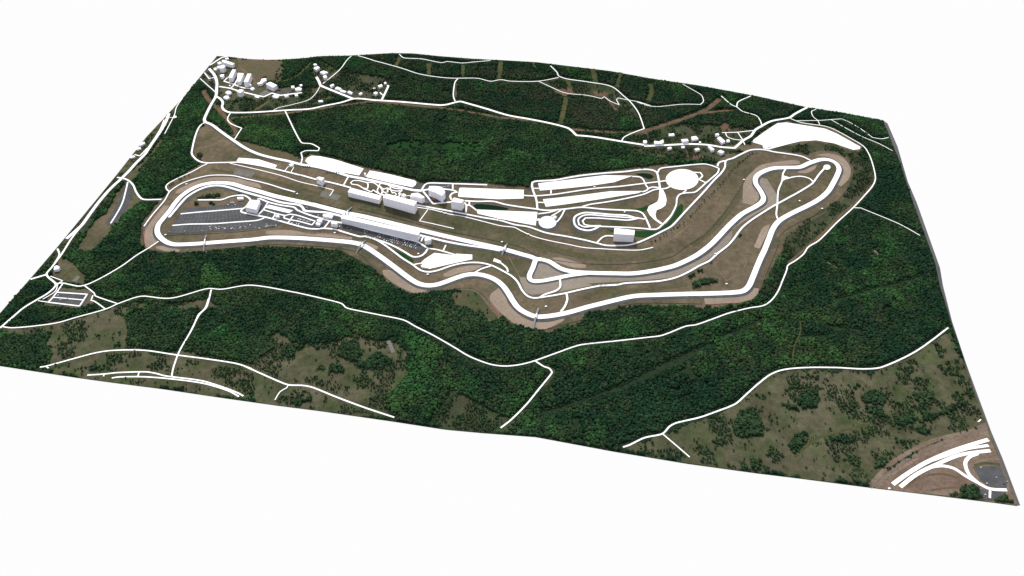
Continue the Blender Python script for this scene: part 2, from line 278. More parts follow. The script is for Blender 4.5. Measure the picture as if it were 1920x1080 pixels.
R_AS = [  # (path, width): service roads with a strip of asphalt showing beside the white overlay
 (J('R2', [(345,575),(400,510),(450,450),(500,400),(580,350),(660,318),(740,306),(820,313),(920,342),(1060,382)], 'RE', [(200,108),(420,172),(700,212),(760,250),(800,305),(950,322),(1150,337),(1300,370),(1400,395)]), 11, 9),
 (J('RE', [(20,120),(60,110),(200,165),(400,215),(620,250),(680,300),(900,385),(1150,455),(1300,490),(1450,512),(1900,630)], 'R3', [(700,705),(900,755),(1000,780),(1050,810),(1090,835),(1070,870),(1040,895),(1000,908),(960,905),(900,870),(830,830),(740,790),(650,760)]), 8, 4),
 (J('R2', [(1035,430),(1000,480),(958,510),(960,530)], 'RE', [(0,385),(100,400),(270,440),(500,505),(700,560),(870,600),(1000,605),(1110,595),(1300,615),(1450,660),(1700,730)],
    'R3', [(560,735),(650,762),(720,803),(800,862),(880,922),(960,972),(1000,1003),(1040,1025),(1100,1035),(1180,1020),(1280,985),(1380,962),(1480,955),(1560,962),(1640,985),(1720,1025),(1800,1072)],
    'R8', [(1190,320),(1220,375),(1255,413),(1300,428),(1370,420),(1500,398),(1620,370),(1750,345),(1872,338)], 'R9', [(80,345),(200,340),(260,328),(400,320),(500,312),(600,290),(680,255),(760,210),(830,175),(880,130),(950,75)],
    'R5', [(700,970),(760,890),(820,840),(880,800),(960,750),(1050,700),(1150,645),(1230,595),(1248,575),(1280,530),(1315,490)]), 8, 4),
 (J('R5', [(1240,580),(1215,557),(1160,543),(1100,548),(1060,560)]), 7, 4),
 (J('R5', [(1060,485),(1037,525),(1030,575),(1005,640),(998,740),(992,800),(1003,835)]), 7, 4),
 (J('R2', [(135,650),(200,560),(260,490),(310,430),(350,360),(400,320),(460,285),(560,250),(680,222),(800,218),(900,225),(1000,250),(1100,272),(1200,298),(1300,330),(1410,360)]), 6, 4),
 (J('R2', [(350,357),(325,335),(322,310),(345,285),(430,240),(540,190),(620,145),(670,122)]), 6, 0),
 (J('R1', [(205,625),(160,655),(130,710),(108,780),(95,840),(88,890),(110,925),(150,955),(210,970),(300,968),(400,966),(480,965),(560,975),(700,1000),(850,1035),(1010,1075)], 'R2', [(1450,215),(1590,255),(1700,278)], 'R3', [(350,300),(440,325)]), 8, 4),
 (J('R3', [(1000,470),(1160,500),(1400,545),(1550,575),(1700,600)], 'R4', [(560,590),(680,610),(830,660),(1000,690),(1150,720),(1250,745),(1330,765),(1430,768),(1530,762),(1620,735),(1720,690),(1800,650)], 'R5', [(288,876),(350,810),(420,735),(500,650),(570,570),(620,520),(645,480),(652,437),(700,420),(760,390),(820,365),(900,362),(980,378),(1100,395),(1170,410),(1225,437)]), 8, 5),
 (J('R2', [(445,545),(600,530),(750,518),(980,498)]), 7, 0), (J('R2', [(375,643),(520,632),(720,628),(900,615),(1090,600),(1150,580)]), 7, 0),
 (J('R2', [(590,427),(700,427),(790,425),(860,400),(930,388),(980,390),(1020,410),(1035,430)]), 8, 4),
 (J('RE', [(200,165),(120,290),(30,380)]), 7, 0), (J('RE', [(120,290),(320,350),(480,385),(560,365),(700,390),(970,480),(915,540),(700,480),(560,455),(465,430),(455,410),(490,380)]), 6, 0),
 (J('RE', [(610,390),(560,460),(520,505)]), 6, 0), (J('RE', [(320,350),(300,390),(265,440)]), 6, 0), (J('RE', [(1110,595),(1210,470)]), 7, 0),
 (J('R3', [(420,230),(380,300)]), 7, 0), (J('R3', [(1040,338),(1065,300),(1100,285),(1300,290),(1590,300)]), 8, 0), (J('R3', [(1300,290),(1300,335)]), 7, 0),
 (J('R3', [(1050,355),(1135,460),(1290,445)]), 8, 0), (J('R3', [(1220,335),(1300,345),(1340,362),(1300,370),(1278,395),(1290,425)]), 8, 0),
 (J('R3', [(1000,345),(1060,345),(1120,330)]), 9, 0),
 (J('R3', [(1090,835),(1180,850),(1320,890)]), 7, 0), (J('R3', [(1220,855),(1242,808)]), 6, 0), (J('R3', [(975,972),(1030,962)]), 6, 0), (J('R3', [(1030,780),(1055,730)]), 7, 0),
 (J('R3', [(1000,720),(1147,755),(1260,782),(1400,807),(1560,830),(1700,855)]), 10, 9),
 (J('R3', [(1700,955),(1755,1000),(1765,1035)]), 7, 0), (J('R3', [(1480,1045),(1540,1010),(1620,985)]), 7, 4),
 (J('R8', [(1475,300),(1478,350),(1450,378),(1370,405),(1340,425)]), 8, 4), (J('R8', [(1520,400),(1525,440),(1505,490),(1480,520)]), 8, 4),
 (J('R4', [(755,465),(745,380),(720,310),(708,260),(712,235),(740,225),(900,215),(1100,180),(1300,158),(1500,143),(1640,125),(1720,130),(1760,150),(1775,200),(1790,290)]), 9, 5),
 (J('R4', [(640,345),(740,348),(900,335),(1200,290),(1450,268),(1600,250),(1700,238),(1845,220)]), 7, 4), (J('R4', [(720,285),(770,285)]), 6, 0), (J('R4', [(870,300),(868,330)]), 7, 0), (J('R4', [(760,403),(810,405)]), 7, 0),
 (J('R4', [(1555,185),(1620,190),(1650,215),(1665,250),(1688,285),(1680,300),(1640,315)]), 7, 4), (J('R4', [(1680,295),(1720,275),(1790,280)]), 7, 0),
 (J('R4', [(1130,440),(1200,420),(1350,398),(1500,370),(1650,335),(1730,300),(1780,290),(1840,285),(1890,260)]), 7, 4),
 (J('R4', [(140,390),(250,395),(380,395),(480,420),(600,440),(750,460),(800,468),(870,470),(1000,458),(1130,445),(1300,460),(1500,470),(1590,475),(1640,495),(1670,540),(1705,620)]), 8, 5),
 (J('R4', [(150,425),(185,430),(240,470)]), 7, 0), (J('R4', [(150,490),(155,430),(140,405)]), 7, 0), (J('R4', [(180,430),(180,395)]), 7, 0),
 (J('R4', [(760,500),(840,490),(900,475),(930,460)]), 7, 4), (J('R4', [(870,520),(930,485),(960,465)]), 6, 0), (J('R4', [(915,570),(950,530),(985,465)]), 7, 4),
 (J('R4', [(1570,530),(1500,512),(1400,508),(1250,495),(1160,490),(1100,505),(1065,535),(1070,590),(1110,625),(1180,640),(1230,630),(1285,600)]), 9, 14),
 (J('R4', [(1600,540),(1500,530),(1350,520),(1200,508),(1140,515),(1100,545),(1105,590),(1150,610),(1230,605),(1400,610),(1600,620),(1750,630),(1800,600),(1890,505)]), 7, 5),
 (J('R4', [(1600,540),(1520,553),(1400,545),(1250,535),(1160,535),(1135,560),(1150,590),(1200,600),(1290,600)]), 7, 5), (J('R4', [(1570,530),(1660,545)]), 7, 0),
 (J('R4', [(1255,745),(1300,700),(1340,685),(1395,688)]), 7, 4),
 (J('R5', [(190,520),(210,490),(300,478),(420,465),(510,460),(570,475),(605,490),(595,520),(520,585),(470,630),(440,650),(380,655),(340,665),(322,690),(315,740),(280,810),(240,858)]), 7, 5),
 (J('R5', [(595,475),(605,450),(645,437)]), 8, 0), (J('R5', [(420,515),(480,518),(495,540),(470,565),(515,585)]), 7, 0), (J('R5', [(385,635),(360,657)]), 7, 0),
 # the mini circuit behind the grandstands
 (J('RB', [(330,265),(240,215),(160,205),(140,180),(180,150),(260,150),(370,175),(470,180),(530,210),(560,250),(540,290),(560,340),(620,370)]), 6, 0),
 (J('RB', [(370,175),(400,200),(395,270),(330,265)]), 6, 0), (J('RB', [(330,270),(450,320),(480,290),(520,320),(560,345)]), 6, 0),
 (J('RB', [(560,230),(580,200),(660,195),(740,240),(820,270),(900,275),(910,300),(860,340),(880,370),(850,390)]), 6, 0), (J('RB', [(600,260),(640,280),(690,260),(740,290),(840,310),(890,300)]), 6, 0),
 (J('RB', [(620,310),(650,330),(700,320),(690,280)]), 6, 0), (J('RB', [(640,370),(700,380),(780,390),(850,390)]), 6, 0), (J('RB', [(760,340),(800,330),(830,360),(790,380),(750,370)]), 5, 0),
 (J('RB', [(570,230),(600,265),(620,310),(600,350),(640,372),(700,355)]), 8, 0), (J('RB', [(730,250),(760,330),(800,330)]), 5, 0),
 (J('RB', [(900,340),(880,355),(860,400)]), 5, 0), (J('RB', [(975,378),(1030,375)]), 4, 0),
]
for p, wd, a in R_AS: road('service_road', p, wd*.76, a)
R_PL = [  # paths on grass
 (J('R2', [(860,118),(1000,150),(1150,185),(1300,225),(1450,275),(1600,310),(1735,345),(1702,393)]), 4),
 (J('R3', [(1000,490),(1130,510),(1260,545),(1400,570),(1560,610),(1700,645)], 'R4', [(560,615),(620,645),(720,690),(850,725),(1000,755),(1150,785),(1300,795),(1480,805),(1620,805),(1730,783)]), 4.5),
 (J('R3', [(1090,510),(1020,605),(1160,635),(1310,670)]), 4), (J('R2', [(1325,182),(1350,148),(1400,150),(1375,195)]), 4),
]
for p, wd in R_PL: road('path', p, wd*.8)
R_MAIN = [
 (J('R1', [(235,175),(280,230),(300,290),(298,350),(290,410),(250,480),(220,540),(195,600),(205,625),(260,650),(340,710),(440,780),(540,845),(650,895),(780,930),(900,955),(1020,985)], 'R2', [(1600,150),(1750,190)], 'R3', [(420,225),(560,252),(720,287),(870,322),(970,345),(1040,350)]), 12, 6),
 (J('R9', []) if 0 else J('R5', [(1200,78),(1120,120),(1075,148),(960,170),(890,205),(850,230),(820,270),(770,300),(735,330),(710,352),(620,345),(520,330),(400,325),(200,335),(100,338)], 'R10', [(1872,662),(1680,632),(1480,600),(1370,590),(1340,560),(1310,540),(1200,510),(1050,480),(910,455),(760,410),(620,370),(580,362),(480,385),(400,383),(200,365),(50,355)],
    'R1', [(1620,440),(1530,430),(1450,430),(1350,460),(1200,490),(1080,515),(900,525),(620,543),(420,545),(370,530),(345,500),(350,460),(330,430),(295,410)]), 10, 0),
 (J('R1', [(1450,430),(1180,320),(1165,290),(1140,245)]), 11, 0), (J('R1', [(1690,440),(1720,380),(1748,320),(1735,318)]), 9, 0), (J('R1', [(1700,400),(1675,375)]), 5, 0),
 (J('RC', [(370,750),(480,765),(620,790),(780,840),(960,885),(1200,945),(1380,980),(1560,895),(1740,945),(1920,925)], 'R1', [(1018,378)]), 8, 0),
 (J('RC', [(710,640),(480,630),(620,670),(900,770),(1080,795)]) if 0 else J('RC', [(560,545),(480,630),(700,700),(900,775),(1080,795)]), 7, 0), (J('RC', [(635,785),(710,710),(780,590)]), 7, 0),
 (J('RC', [(165,270),(430,100),(560,75)]), 8, 0), (J('RC', [(40,435),(145,572),(270,545)]), 5, 0), (J('R1', [(158,258),(290,375)]), 4, 0),
 (J('R6', [(1425,555),(1400,620),(1350,710),(1260,840),(1220,900),(1150,970)], 'R7', [(845,0),(790,55),(720,120),(650,200),(590,280),(540,350),(520,370),(435,445)]), 13, 6),
 (J('R7', [(530,365),(470,440),(400,550),(340,630),(305,680),(365,740),(350,770),(300,810),(230,850),(150,900),(80,960),(0,1028)]), 7, 0),
 (J('R7', [(375,510),(388,550),(360,600)]), 6, 0), (J('R7', [(200,710),(300,680)]), 8, 0),
]
for p, wd, a in R_MAIN: road('road', p, wd*.88, a)
R_FOR = [
 (J('R7', [(20,1020),(80,1027),(200,1018),(370,995),(500,958),(690,905),(770,870),(880,830),(940,820),(1120,833),(1350,772),(1450,775)], 'P', [(470,535),(546,547),(605,560)], 'R8', [(0,465),(35,495),(120,515),(270,545),(420,577),(500,620),(620,680),(760,760),(860,820),(980,868),(1060,885),(1130,887),(1220,875),(1310,850),(1450,800),(1600,748),(1720,732)],
    'R9', [(0,738),(200,718),(400,695),(510,680),(665,620),(740,608),(850,570),(960,530),(1100,495),(1190,480),(1245,445),(1290,385),(1320,315),(1350,240),(1358,208),(1410,175),(1465,130),(1495,85),(1560,45)],
    'R5', [(1321,936),(1400,855),(1510,755),(1580,680),(1640,610),(1660,560),(1650,490),(1620,400),(1580,340),(1500,290),(1400,235),(1340,210),(1280,198),(1160,180),(1075,148)]), 5.5),
 (J('R1', [(1195,300),(1260,250),(1340,180),(1400,100),(1435,68)]), 5.5), (J('R1', [(1170,325),(1130,390),(1070,440),(930,480),(820,505),(780,525)]), 4),
 (J('R1', [(415,548),(390,600),(420,640),(510,678),(450,770)]), 6), (J('R1', [(875,530),(1010,795),(1100,810),(1165,845),(1155,868),(1050,868),(1010,885),(1020,930),(1010,975)]), 6),
 (J('R1', [(1490,65),(1620,105)], 'R10', [(0,85),(200,140),(320,178),(500,203),(700,205),(790,225),(860,215),(930,225),(1110,225),(1250,200)]), 4.5),
 (J('R10', [(175,42),(210,68),(330,75),(460,100),(500,92),(600,102),(680,95),(790,85)]), 4.5), (J('R10', [(570,208),(550,235),(540,320),(552,360)]), 6),
 (J('R10', [(1195,120),(1240,165),(1252,190),(1310,210),(1450,230),(1605,260),(1690,325),(1740,370),(1790,440),(1828,545),(1740,578),(1690,605),(1675,632)]), 5.5),
 (J('R10', [(1115,225),(1200,265),(1300,305),(1440,320),(1540,342),(1560,330),(1600,360),(1660,385),(1640,350),(1655,338),(1720,352),(1780,362),(1872,390)], 'R5', [(50,40),(120,65),(200,72),(350,57),(480,58),(500,35),(490,0)], 'P', [(1310,175),(1280,158)]), 3.8),
 (J('R5', [(620,0),(690,60),(725,75),(765,105),(850,130),(880,160),(893,195)]), 5.5), (J('R5', [(725,75),(735,40),(820,0)]), 5.5),
 (J('R5', [(1130,168),(1290,165),(1360,160),(1430,200),(1560,270),(1680,320),(1775,370)]), 4), (J('R5', [(1360,160),(1430,155),(1480,175),(1550,215),(1640,280),(1700,290),(1750,280)]), 4),
 (J('R5', [(1260,92),(1230,105),(1240,140),(1270,165),(1285,195)]), 4), (J('R5', [(625,248),(730,245),(850,232)]), 5), (J('R5', [(730,245),(760,290),(780,330)]), 5), (J('R5', [(650,250),(660,275),(700,292),(770,300)]), 4.5),
 (J('R5', [(1510,755),(1570,757)], 'R15', [(770,37),(1020,140),(1170,222)]), 4),
 (J('R14', [(375,135),(430,170),(470,185),(487,210),(470,235),(400,320),(310,430),(210,530),(140,585)]), 6),
 (J('R14', [(965,715),(1010,700),(1110,652),(1230,625),(1280,575),(1330,550),(1480,515),(1580,480),(1720,425),(1790,365)], 'R9', [(1152,1012),(1240,945),(1330,912),(1480,898),(1680,898)], 'P', [(1620,692),(1655,688)], 'R15', [(1140,1005),(1360,845)]), 6),
 (J('R14', [(1235,628),(1415,782)]), 4.5),
 (J('R12', [(270,463),(310,457),(500,405),(640,368),(740,352),(880,347),(1000,352),(1200,382),(1400,408),(1600,440),(1700,475)], 'R13', [(0,315),(150,382),(250,425),(300,440),(390,443),(460,458),(600,515),(800,590),(1005,658)]), 6),
 (J('R13', [(290,440),(280,458),(235,485),(200,540)]), 4), (J('R12', [(310,457),(328,470)]), 5),
 (J('R12', [(590,517),(700,510),(800,500),(980,495),(1050,505),(1120,523),(1350,553),(1480,590),(1600,635),(1643,658)]), 6),
 (J('R12', [(755,537),(800,530),(960,528),(1150,542),(1370,572),(1540,622),(1613,662)]), 6), (J('R12', [(700,525),(703,512)]), 5), (J('R12', [(930,527),(940,497)]), 5),
 (J('R12', [(1408,0),(1385,65),(1340,110),(1300,200),(1230,320),(1200,382),(1170,470),(1160,523)]), 6), (J('R7', [(1380,778),(1350,890),(1300,945),(1240,1060)]), 6),
 (J('R7', [(330,690),(410,720),(380,740),(360,790),(280,840)]), 4), (J('R7', [(355,740),(410,735),(510,755),(560,747),(620,722),(700,680),(800,620),(890,555),(980,500),(1035,462)]), 6),
 (J('R7', [(550,750),(615,800),(625,820),(770,870)]), 5), (J('R7', [(608,815),(595,848),(620,855),(690,905)]), 5), (J('R7', [(410,740),(345,830),(315,860),(520,885),(570,808),(375,795)]), 6),
 (J('R7', [(350,828),(545,845)]), 5), (J('R7', [(250,850),(315,860)]), 4),
 (J('R7', [(765,45),(800,50),(840,65),(870,95),(890,140),(920,180),(950,190),(1055,188)]), 8), (J('R7', [(835,75),(820,140),(800,210),(770,270),(723,345)]), 6.5),
 (J('R6', [(1540,425),(1490,500),(1470,570),(1390,725)]), 4.5), (J('R6', [(1425,587),(1460,587)]), 4), (J('R6', [(1385,605),(1350,690),(1260,840)]), 5), (J('R6', [(1135,900),(1180,912),(1245,845),(1270,845)]), 6),
]
for p, wd in R_FOR: road('forest_road', p, wd*.76)
HWY = [([(782,848),(900,762),(1060,665),(1250,580),(1420,521),(1588,470)], 14), ([(1100,650),(1300,580),(1420,545),(1590,520)], 11), ([(845,870),(980,765),(1150,680),(1350,600),(1605,563)], 13),
       ([(1060,715),(1140,697),(1210,693),(1300,715),(1400,780),(1500,835),(1600,885),(1745,895)], 11), ([(1500,588),(1430,615),(1395,660),(1400,710),(1430,770),(1500,835)], 12), ([(1603,900),(1600,962)], 7)]
for p, wd in HWY: road('motorway', J('R11', p), wd*.78)

for k_, p_, w_ in (('R14', [(420,480),(500,460),(800,360),(1000,290),(1200,200),(1450,80)], 2.5), ('R9', [(290,1000),(500,890),(700,800),(820,740)], 2.5), ('R9', [(900,690),(1020,650),(1160,585)], 2.5), ('R15', [(620,650),(740,620),(860,580),(1020,545),(1180,500)], 2.5),
                   ('R13', [(1250,690),(1330,580),(1400,480)], 2.5), ('R15', [(640,850),(740,860),(820,930)], 2), ('R9', [(1640,620),(1750,640),(1860,700)], 2), ('R12', [(840,330),(850,150),(920,90)], 2), ('R9', [(1450,690),(1600,680)], 2)):
    for q in smooth(world(Z(k_, p_)), 6.): CLR.append((q[0], q[1], w_))
# ------------------------------------------------------------------ paved areas, gravel, ponds
PADS = [('R1', [(485,928),(650,940),(808,990),(795,1012),(640,985),(465,955)]),
 ('R3', [(70,75),(110,55),(180,60),(300,85),(550,165),(510,222),(330,190),(150,150),(80,125),(55,100)]), ('R3', [(600,180),(760,210),(900,245),(980,265),(995,280),(985,305),(960,322),(800,290),(565,235)]),
 ('R4', [(95,285),(105,280),(640,298),(638,372),(420,378),(90,358),(85,345)]), ('R4', [(240,465),(755,485),(740,600),(600,575),(400,535),(250,500)]),
 ('R4', [(760,243),(1000,215),(1320,175),(1560,180),(1400,235),(1200,265),(960,290),(775,305)]), ('R4', [(800,378),(1100,345),(1370,310),(1650,308),(1600,328),(1300,375),(1000,420),(825,442)]),
 ('R3', [(1030,960),(1060,930),(1145,875),(1310,895),(1330,882),(1465,890),(1465,930),(1105,1010),(1070,1000)]), ('RE', [(150,260),(210,210),(610,305),(540,350)]),
 ('R5', [(820,310),(1000,185),(1060,180),(1320,222),(1400,255),(1560,345),(1555,360),(1510,365),(1380,320),(1260,300),(1150,308),(940,362),(905,355),(898,333)]),
 ('R3', [(1650,920),(1710,945),(1695,965),(1640,945)]), ('R11', [(1495,318),(1520,298),(1530,303),(1508,323)]), ('R5', [(1030,535),(1080,550),(1030,578)]),
 ('R4', [(1785,285),(1815,300),(1835,340),(1845,385),(1835,430),(1800,455),(1760,470),(1750,510),(1760,545),(1810,580),(1795,590),(1740,550),(1700,510),(1680,470),(1695,435),(1735,415),(1765,400),(1778,370),(1780,330)])]
for k, p in PADS: drape('paved_yard', Z(k, p), M['pad'], 'pad')
def ell(k, cx, cy, rx, ry, n=40): return Z(k, [(cx+rx*math.cos(i*math.tau/n), cy+ry*math.sin(i*math.tau/n)) for i in range(n)])
for a in (('R5', 356, 565, 111, 70), ('R4', 840, 572, 75, 52), ('R5', 1333, 482, 24, 17), ('R4', 762, 550, 14, 10)): drape('round_skid_pad', ell(*a), M['pad'], 'pad')
drape('pad_verge', ell('R4', 842, 585, 92, 62), M['asphalt'], 'verge')
drape('bare_ground', Z('R11', [(590,862),(680,790),(850,660),(1050,540),(1300,440),(1568,325),(1602,450),(1690,660),(1780,900),(1700,990),(1500,965),(1200,938),(800,898)]), M['mulch'], 'patch')
for p_, w_, m_ in (([(600,880),(720,790),(860,670),(1060,560),(1300,465),(1575,375)], 3.5, 'paving'), ([(640,880),(760,780),(900,680),(1080,590),(1300,500),(1580,410)], 7, 'paledirt'), ([(1480,660),(1560,640),(1690,635)], 6, 'paledirt'),
                   ([(900,870),(1000,790),(1200,760),(1340,800),(1420,850)], 7, 'dirt'), ([(1100,900),(1220,880),(1400,870)], 6, 'dirt'), ([(1470,690),(1560,668),(1690,680)], 8, 'clearing')):
    ribbon('soil_streak', Z('R11', p_), w_, M[m_], 'patch', clear=None)
MOW = mat('mown_grass', (.068, .070, .038), c2=(.092, .078, .050), var=.3, scale=.012)
for k_, p_, w_ in (('R4', [(560,700),(800,775),(1100,850),(1400,880),(1700,855),(1890,800)], 26), ('R3', [(1150,560),(1500,640),(1890,730)], 24), ('R2', [(700,170),(1000,215),(1300,290),(1600,370),(1890,450)], 14), ('R5', [(420,1010),(560,900),(680,760),(760,650),(800,520)], 20),
                   ('R4', [(0,545),(300,600),(500,650)], 16), ('R9', [(0,400),(250,380),(500,360),(680,340)], 12), ('R5', [(1060,940),(1200,850),(1400,730),(1480,640)], 10), ('R8', [(200,200),(320,290),(450,370)], 7)):
    ribbon('mown_strip', Z(k_, p_), w_, MOW, 'patch', clear=None)
for k_, p_, w_ in (('R3', [(500,520),(900,620),(1200,700),(1600,780)], 3), ('R2', [(1000,440),(1400,425),(1700,500),(1890,540)], 3), ('R8', [(1130,150),(1180,240),(1230,330)], 2.5), ('R9', [(900,250),(940,310),(1040,260),(1080,180)], 3), ('R5', [(150,1020),(290,960),(420,860)], 5), ('R2', [(140,700),(180,590),(260,500)], 4)):
    ribbon('soil_streak', Z(k_, p_), w_, M['paledirt'], 'patch', clear=None)
GRAV = [('R2', [(300,475),(370,475),(330,540),(270,590),(235,650),(230,720),(255,765),(200,810),(155,830),(140,760),(150,680),(200,600),(250,530)]), ('R2', [(235,820),(300,815),(440,845),(430,865),(330,862),(240,835)]),
 ('R2', [(420,340),(500,300),(620,255),(750,235),(900,240),(1000,265),(1100,290),(1130,330),(980,300),(860,268),(780,262),(680,268),(590,295),(500,340),(430,375),(400,370)]),
 ('R2', [(1170,690),(1260,680),(1400,685),(1540,712),(1700,710),(1890,740),(1890,762),(1500,728),(1200,720),(1160,712)]), ('R8', [(280,240),(330,240),(430,300),(500,350),(580,375),(540,395),(480,390),(400,355),(330,310),(280,265)]),
 ('R8', [(690,265),(760,230),(870,208),(960,208),(900,240),(800,260),(720,285),(690,280)]), ('R8', [(1010,400),(1060,360),(1100,400),(1130,470),(1200,540),(1290,585),(1400,590),(1510,560),(1500,580),(1400,630),(1320,645),(1200,615),(1110,555),(1040,490),(1005,440)]),
 ('R5', [(770,590),(800,540),(880,470),(960,450),(1100,432),(1150,440),(1150,460),(1000,470),(900,500),(840,540),(830,600),(870,660),(870,700),(830,735),(765,725)]),
 ('R5', [(1255,400),(1340,388),(1420,405),(1470,445),(1495,500),(1480,560),(1430,610),(1405,600),(1430,550),(1440,490),(1400,440),(1340,412)]), ('R5', [(1130,515),(1200,480),(1265,465),(1250,495),(1190,522)]),
 ('R5', [(840,1020),(900,890),(950,865),(930,930),(880,1030)]), ('R9', [(790,420),(1000,412),(1080,395),(1130,360),(1165,365),(1150,410),(1100,450),(950,465),(800,470)]), ('R4', [(880,870),(960,870),(1160,930),(1165,955),(1050,950),(900,900)]),
 ('R8', [(120,40),(170,50),(250,80),(240,100),(150,75)])]
for k, p in GRAV: drape('gravel_trap', Z(k, p), M['gravel'], 'patch', soft=True)
GG = [J('R8', [(1200,285),(1260,290),(1270,315),(1350,330),(1470,310),(1700,280),(1872,275)], 'R9', [(300,280),(450,262),(600,235),(720,190),(820,130)], 'R5', [(560,1040),(700,900),(800,830),(900,770),(980,740),(1000,690),(985,650),(930,560),(880,550),(868,580),(910,640),(925,700),(890,740),(800,795),(700,885)],
        'R9', [(980,15),(930,80),(820,165),(680,245),(560,290),(300,312),(0,330)], 'R8', [(1700,340),(1500,380),(1380,395),(1280,405),(1240,380),(1210,320)]),
      Z('R8', [(1330,180),(1400,200),(1480,250),(1560,268),(1300,305),(1295,290),(1320,210)])]
for p in GG: drape('gravel_trap', p, M['greygravel'], 'patch', soft=True)
ASPH = [('R2', [(480,500),(950,455),(1000,500),(960,530),(1300,625),(1240,650),(900,690),(700,700),(330,712),(380,640),(440,550)]), ('R3', [(340,625),(560,680),(1000,790),(1070,850),(1020,860),(900,820),(650,745),(420,680),(330,660)]),
 ('R2', [(1115,430),(1450,520),(1700,600),(1650,665),(1560,675),(1100,555)]), ('R2', [(1400,450),(1560,480),(1890,565),(1890,600),(1790,600),(1650,560),(1480,530)]), ('R7', [(390,780),(590,800),(540,890),(300,870)]),
 ('R7', [(825,60),(860,90),(860,180),(800,300),(720,360),(690,340),(780,200)]), ('R1', [(790,375),(920,355),(960,380),(820,400)]), ('R11', [(1460,700),(1690,690),(1750,830),(1740,880),(1600,870),(1520,810)]),
 ('R3', [(980,300),(1060,290),(1040,340),(970,345)]), ('R3', [(1080,285),(1300,295),(1290,345),(1240,440),(1130,450),(1060,350)]), ('R2', [(830,300),(1100,375),(1100,395),(900,345),(740,325),(600,360),(450,480),(380,560),(350,570),(450,430),(600,325),(740,295)]),
 ('R11', [(1440,870),(1620,900),(1760,900),(1620,985),(1560,975)]), ('R3', [(700,605),(900,660),(1200,740),(1400,790),(1600,825),(1300,800),(1020,730),(800,660)]), ('R10', [(560,900),(740,905),(735,935),(560,925)]), ('R4', [(670,250),(710,250),(715,300),(680,300)])]
for k, p in ASPH: drape('asphalt_yard', Z(k, p), M['asphalt'], 'yard')
def marks(zk, segs, wd, m):
    V = []; Fc = []
    for a, b in segs:
        W_ = world(Z(zk, [a, b])); k_ = max(1, int(np.hypot(*(W_[1]-W_[0]))/10)); P = W_[0]+(W_[1]-W_[0])*np.linspace(0, 1, k_+1)[:, None]; d = W_[1]-W_[0]; d = d/np.hypot(*d); nr = np.array([-d[1], d[0]])*wd/2
        o_ = len(V); zz = hz(P[:, 0], P[:, 1])+.624
        for q, z_ in zip(P, zz): V += [(q[0]+nr[0], q[1]+nr[1], z_), (q[0]-nr[0], q[1]-nr[1], z_)]
        Fc += [(o_+2*i+1, o_+2*i+3, o_+2*i+2, o_+2*i) for i in range(k_)]
    meshobj('painted_markings', V, Fc, m, kind='structure')
tp = lambda t: (480+470*t, 503-45*t); bt = lambda t: (335+690*t, 708-16*t*1.3)
mp = lambda t, f: (tp(t)[0]*(1-f)+bt(t)[0]*f, tp(t)[1]*(1-f)+bt(t)[1]*f)
marks('R2', [(mp(t, .02), mp(t, .98)) for t in np.linspace(.04, 1, 19)]+[(mp(.02, f), mp(.99, f)) for f in (.12, .38, .5, .8)], .55, mat('worn_line_paint', (.20, .20, .21)))
for k, p in (('R2', [(900,155),(1075,190),(1040,240),(890,210)]), ('R2', [(1640,350),(1800,390),(1765,432),(1620,395)]), ('R1', [(650,390),(720,350),(800,375),(700,405)]), ('R1', [(715,245),(735,220),(800,215),(775,255)]), ('R7', [(470,720),(500,685),(525,690),(500,725)]), ('R1', [(190,200),(290,260),(280,300),(240,290)])):
    drape('paving', Z(k, p), M['paving'], 'patch')
drape('pond', Z('R4', [(215,425),(240,416),(300,418),(400,430),(480,445),(520,458),(490,466),(350,462),(245,458),(222,445)]), M['pond'], 'patch', soft=True)
drape('pond', Z('R4', [(1575,160),(1650,156),(1710,165),(1735,185),(1720,203),(1690,205),(1650,190),(1600,172)]), M['pond'], 'patch', soft=True)
for k, p in (('R4', [(1530,460),(1640,445),(1740,400),(1745,410),(1650,480),(1560,475)]), ('R4', [(1320,615),(1400,640),(1760,640),(1790,610),(1890,560),(1890,590),(1730,690),(1640,700),(1570,690),(1400,660)]), ('R5', [(235,885),(320,760),(350,725),(365,740),(350,800),(260,880)]),
             ('R8', [(330,90),(380,110),(440,140),(490,175),(485,190),(430,165)])):
    drape('lawn', Z(k, p), M['lawn'], 'patch', soft=True)
drape('grass_field', Z('R8', [(750,400),(830,372),(900,385),(950,430),(1005,500),(1060,560),(1000,575),(930,540),(850,510),(770,480)]), mat('rough_green', (.040, .060, .026), c2=(.075, .070, .04), var=.3, scale=.012), 'patch', soft=True)
OLV = mat('dry_olive_grass', (.080, .078, .046), c2=(.098, .080, .052), var=.25, scale=.01)
for k, p in (('R1', [(500,97),(820,100),(830,130),(868,190),(850,240),(800,300),(700,262),(640,290),(605,215),(560,205),(500,150)]), ('R1', [(462,772),(580,790),(700,832),(860,872),(1000,918),(1000,962),(900,945),(780,922),(650,887),(540,835)])):
    drape('grass_field', Z(k, p), OLV, 'patch')
for k, p in (('R10', [(450,650),(520,632),(620,640),(720,645),(700,690),(580,695),(460,690)]), ('R10', [(80,660),(200,625),(330,632),(300,665),(220,690),(150,700),(100,690)])):
    drape('glade', Z(k, p), M['glade'], 'patch', soft=True)
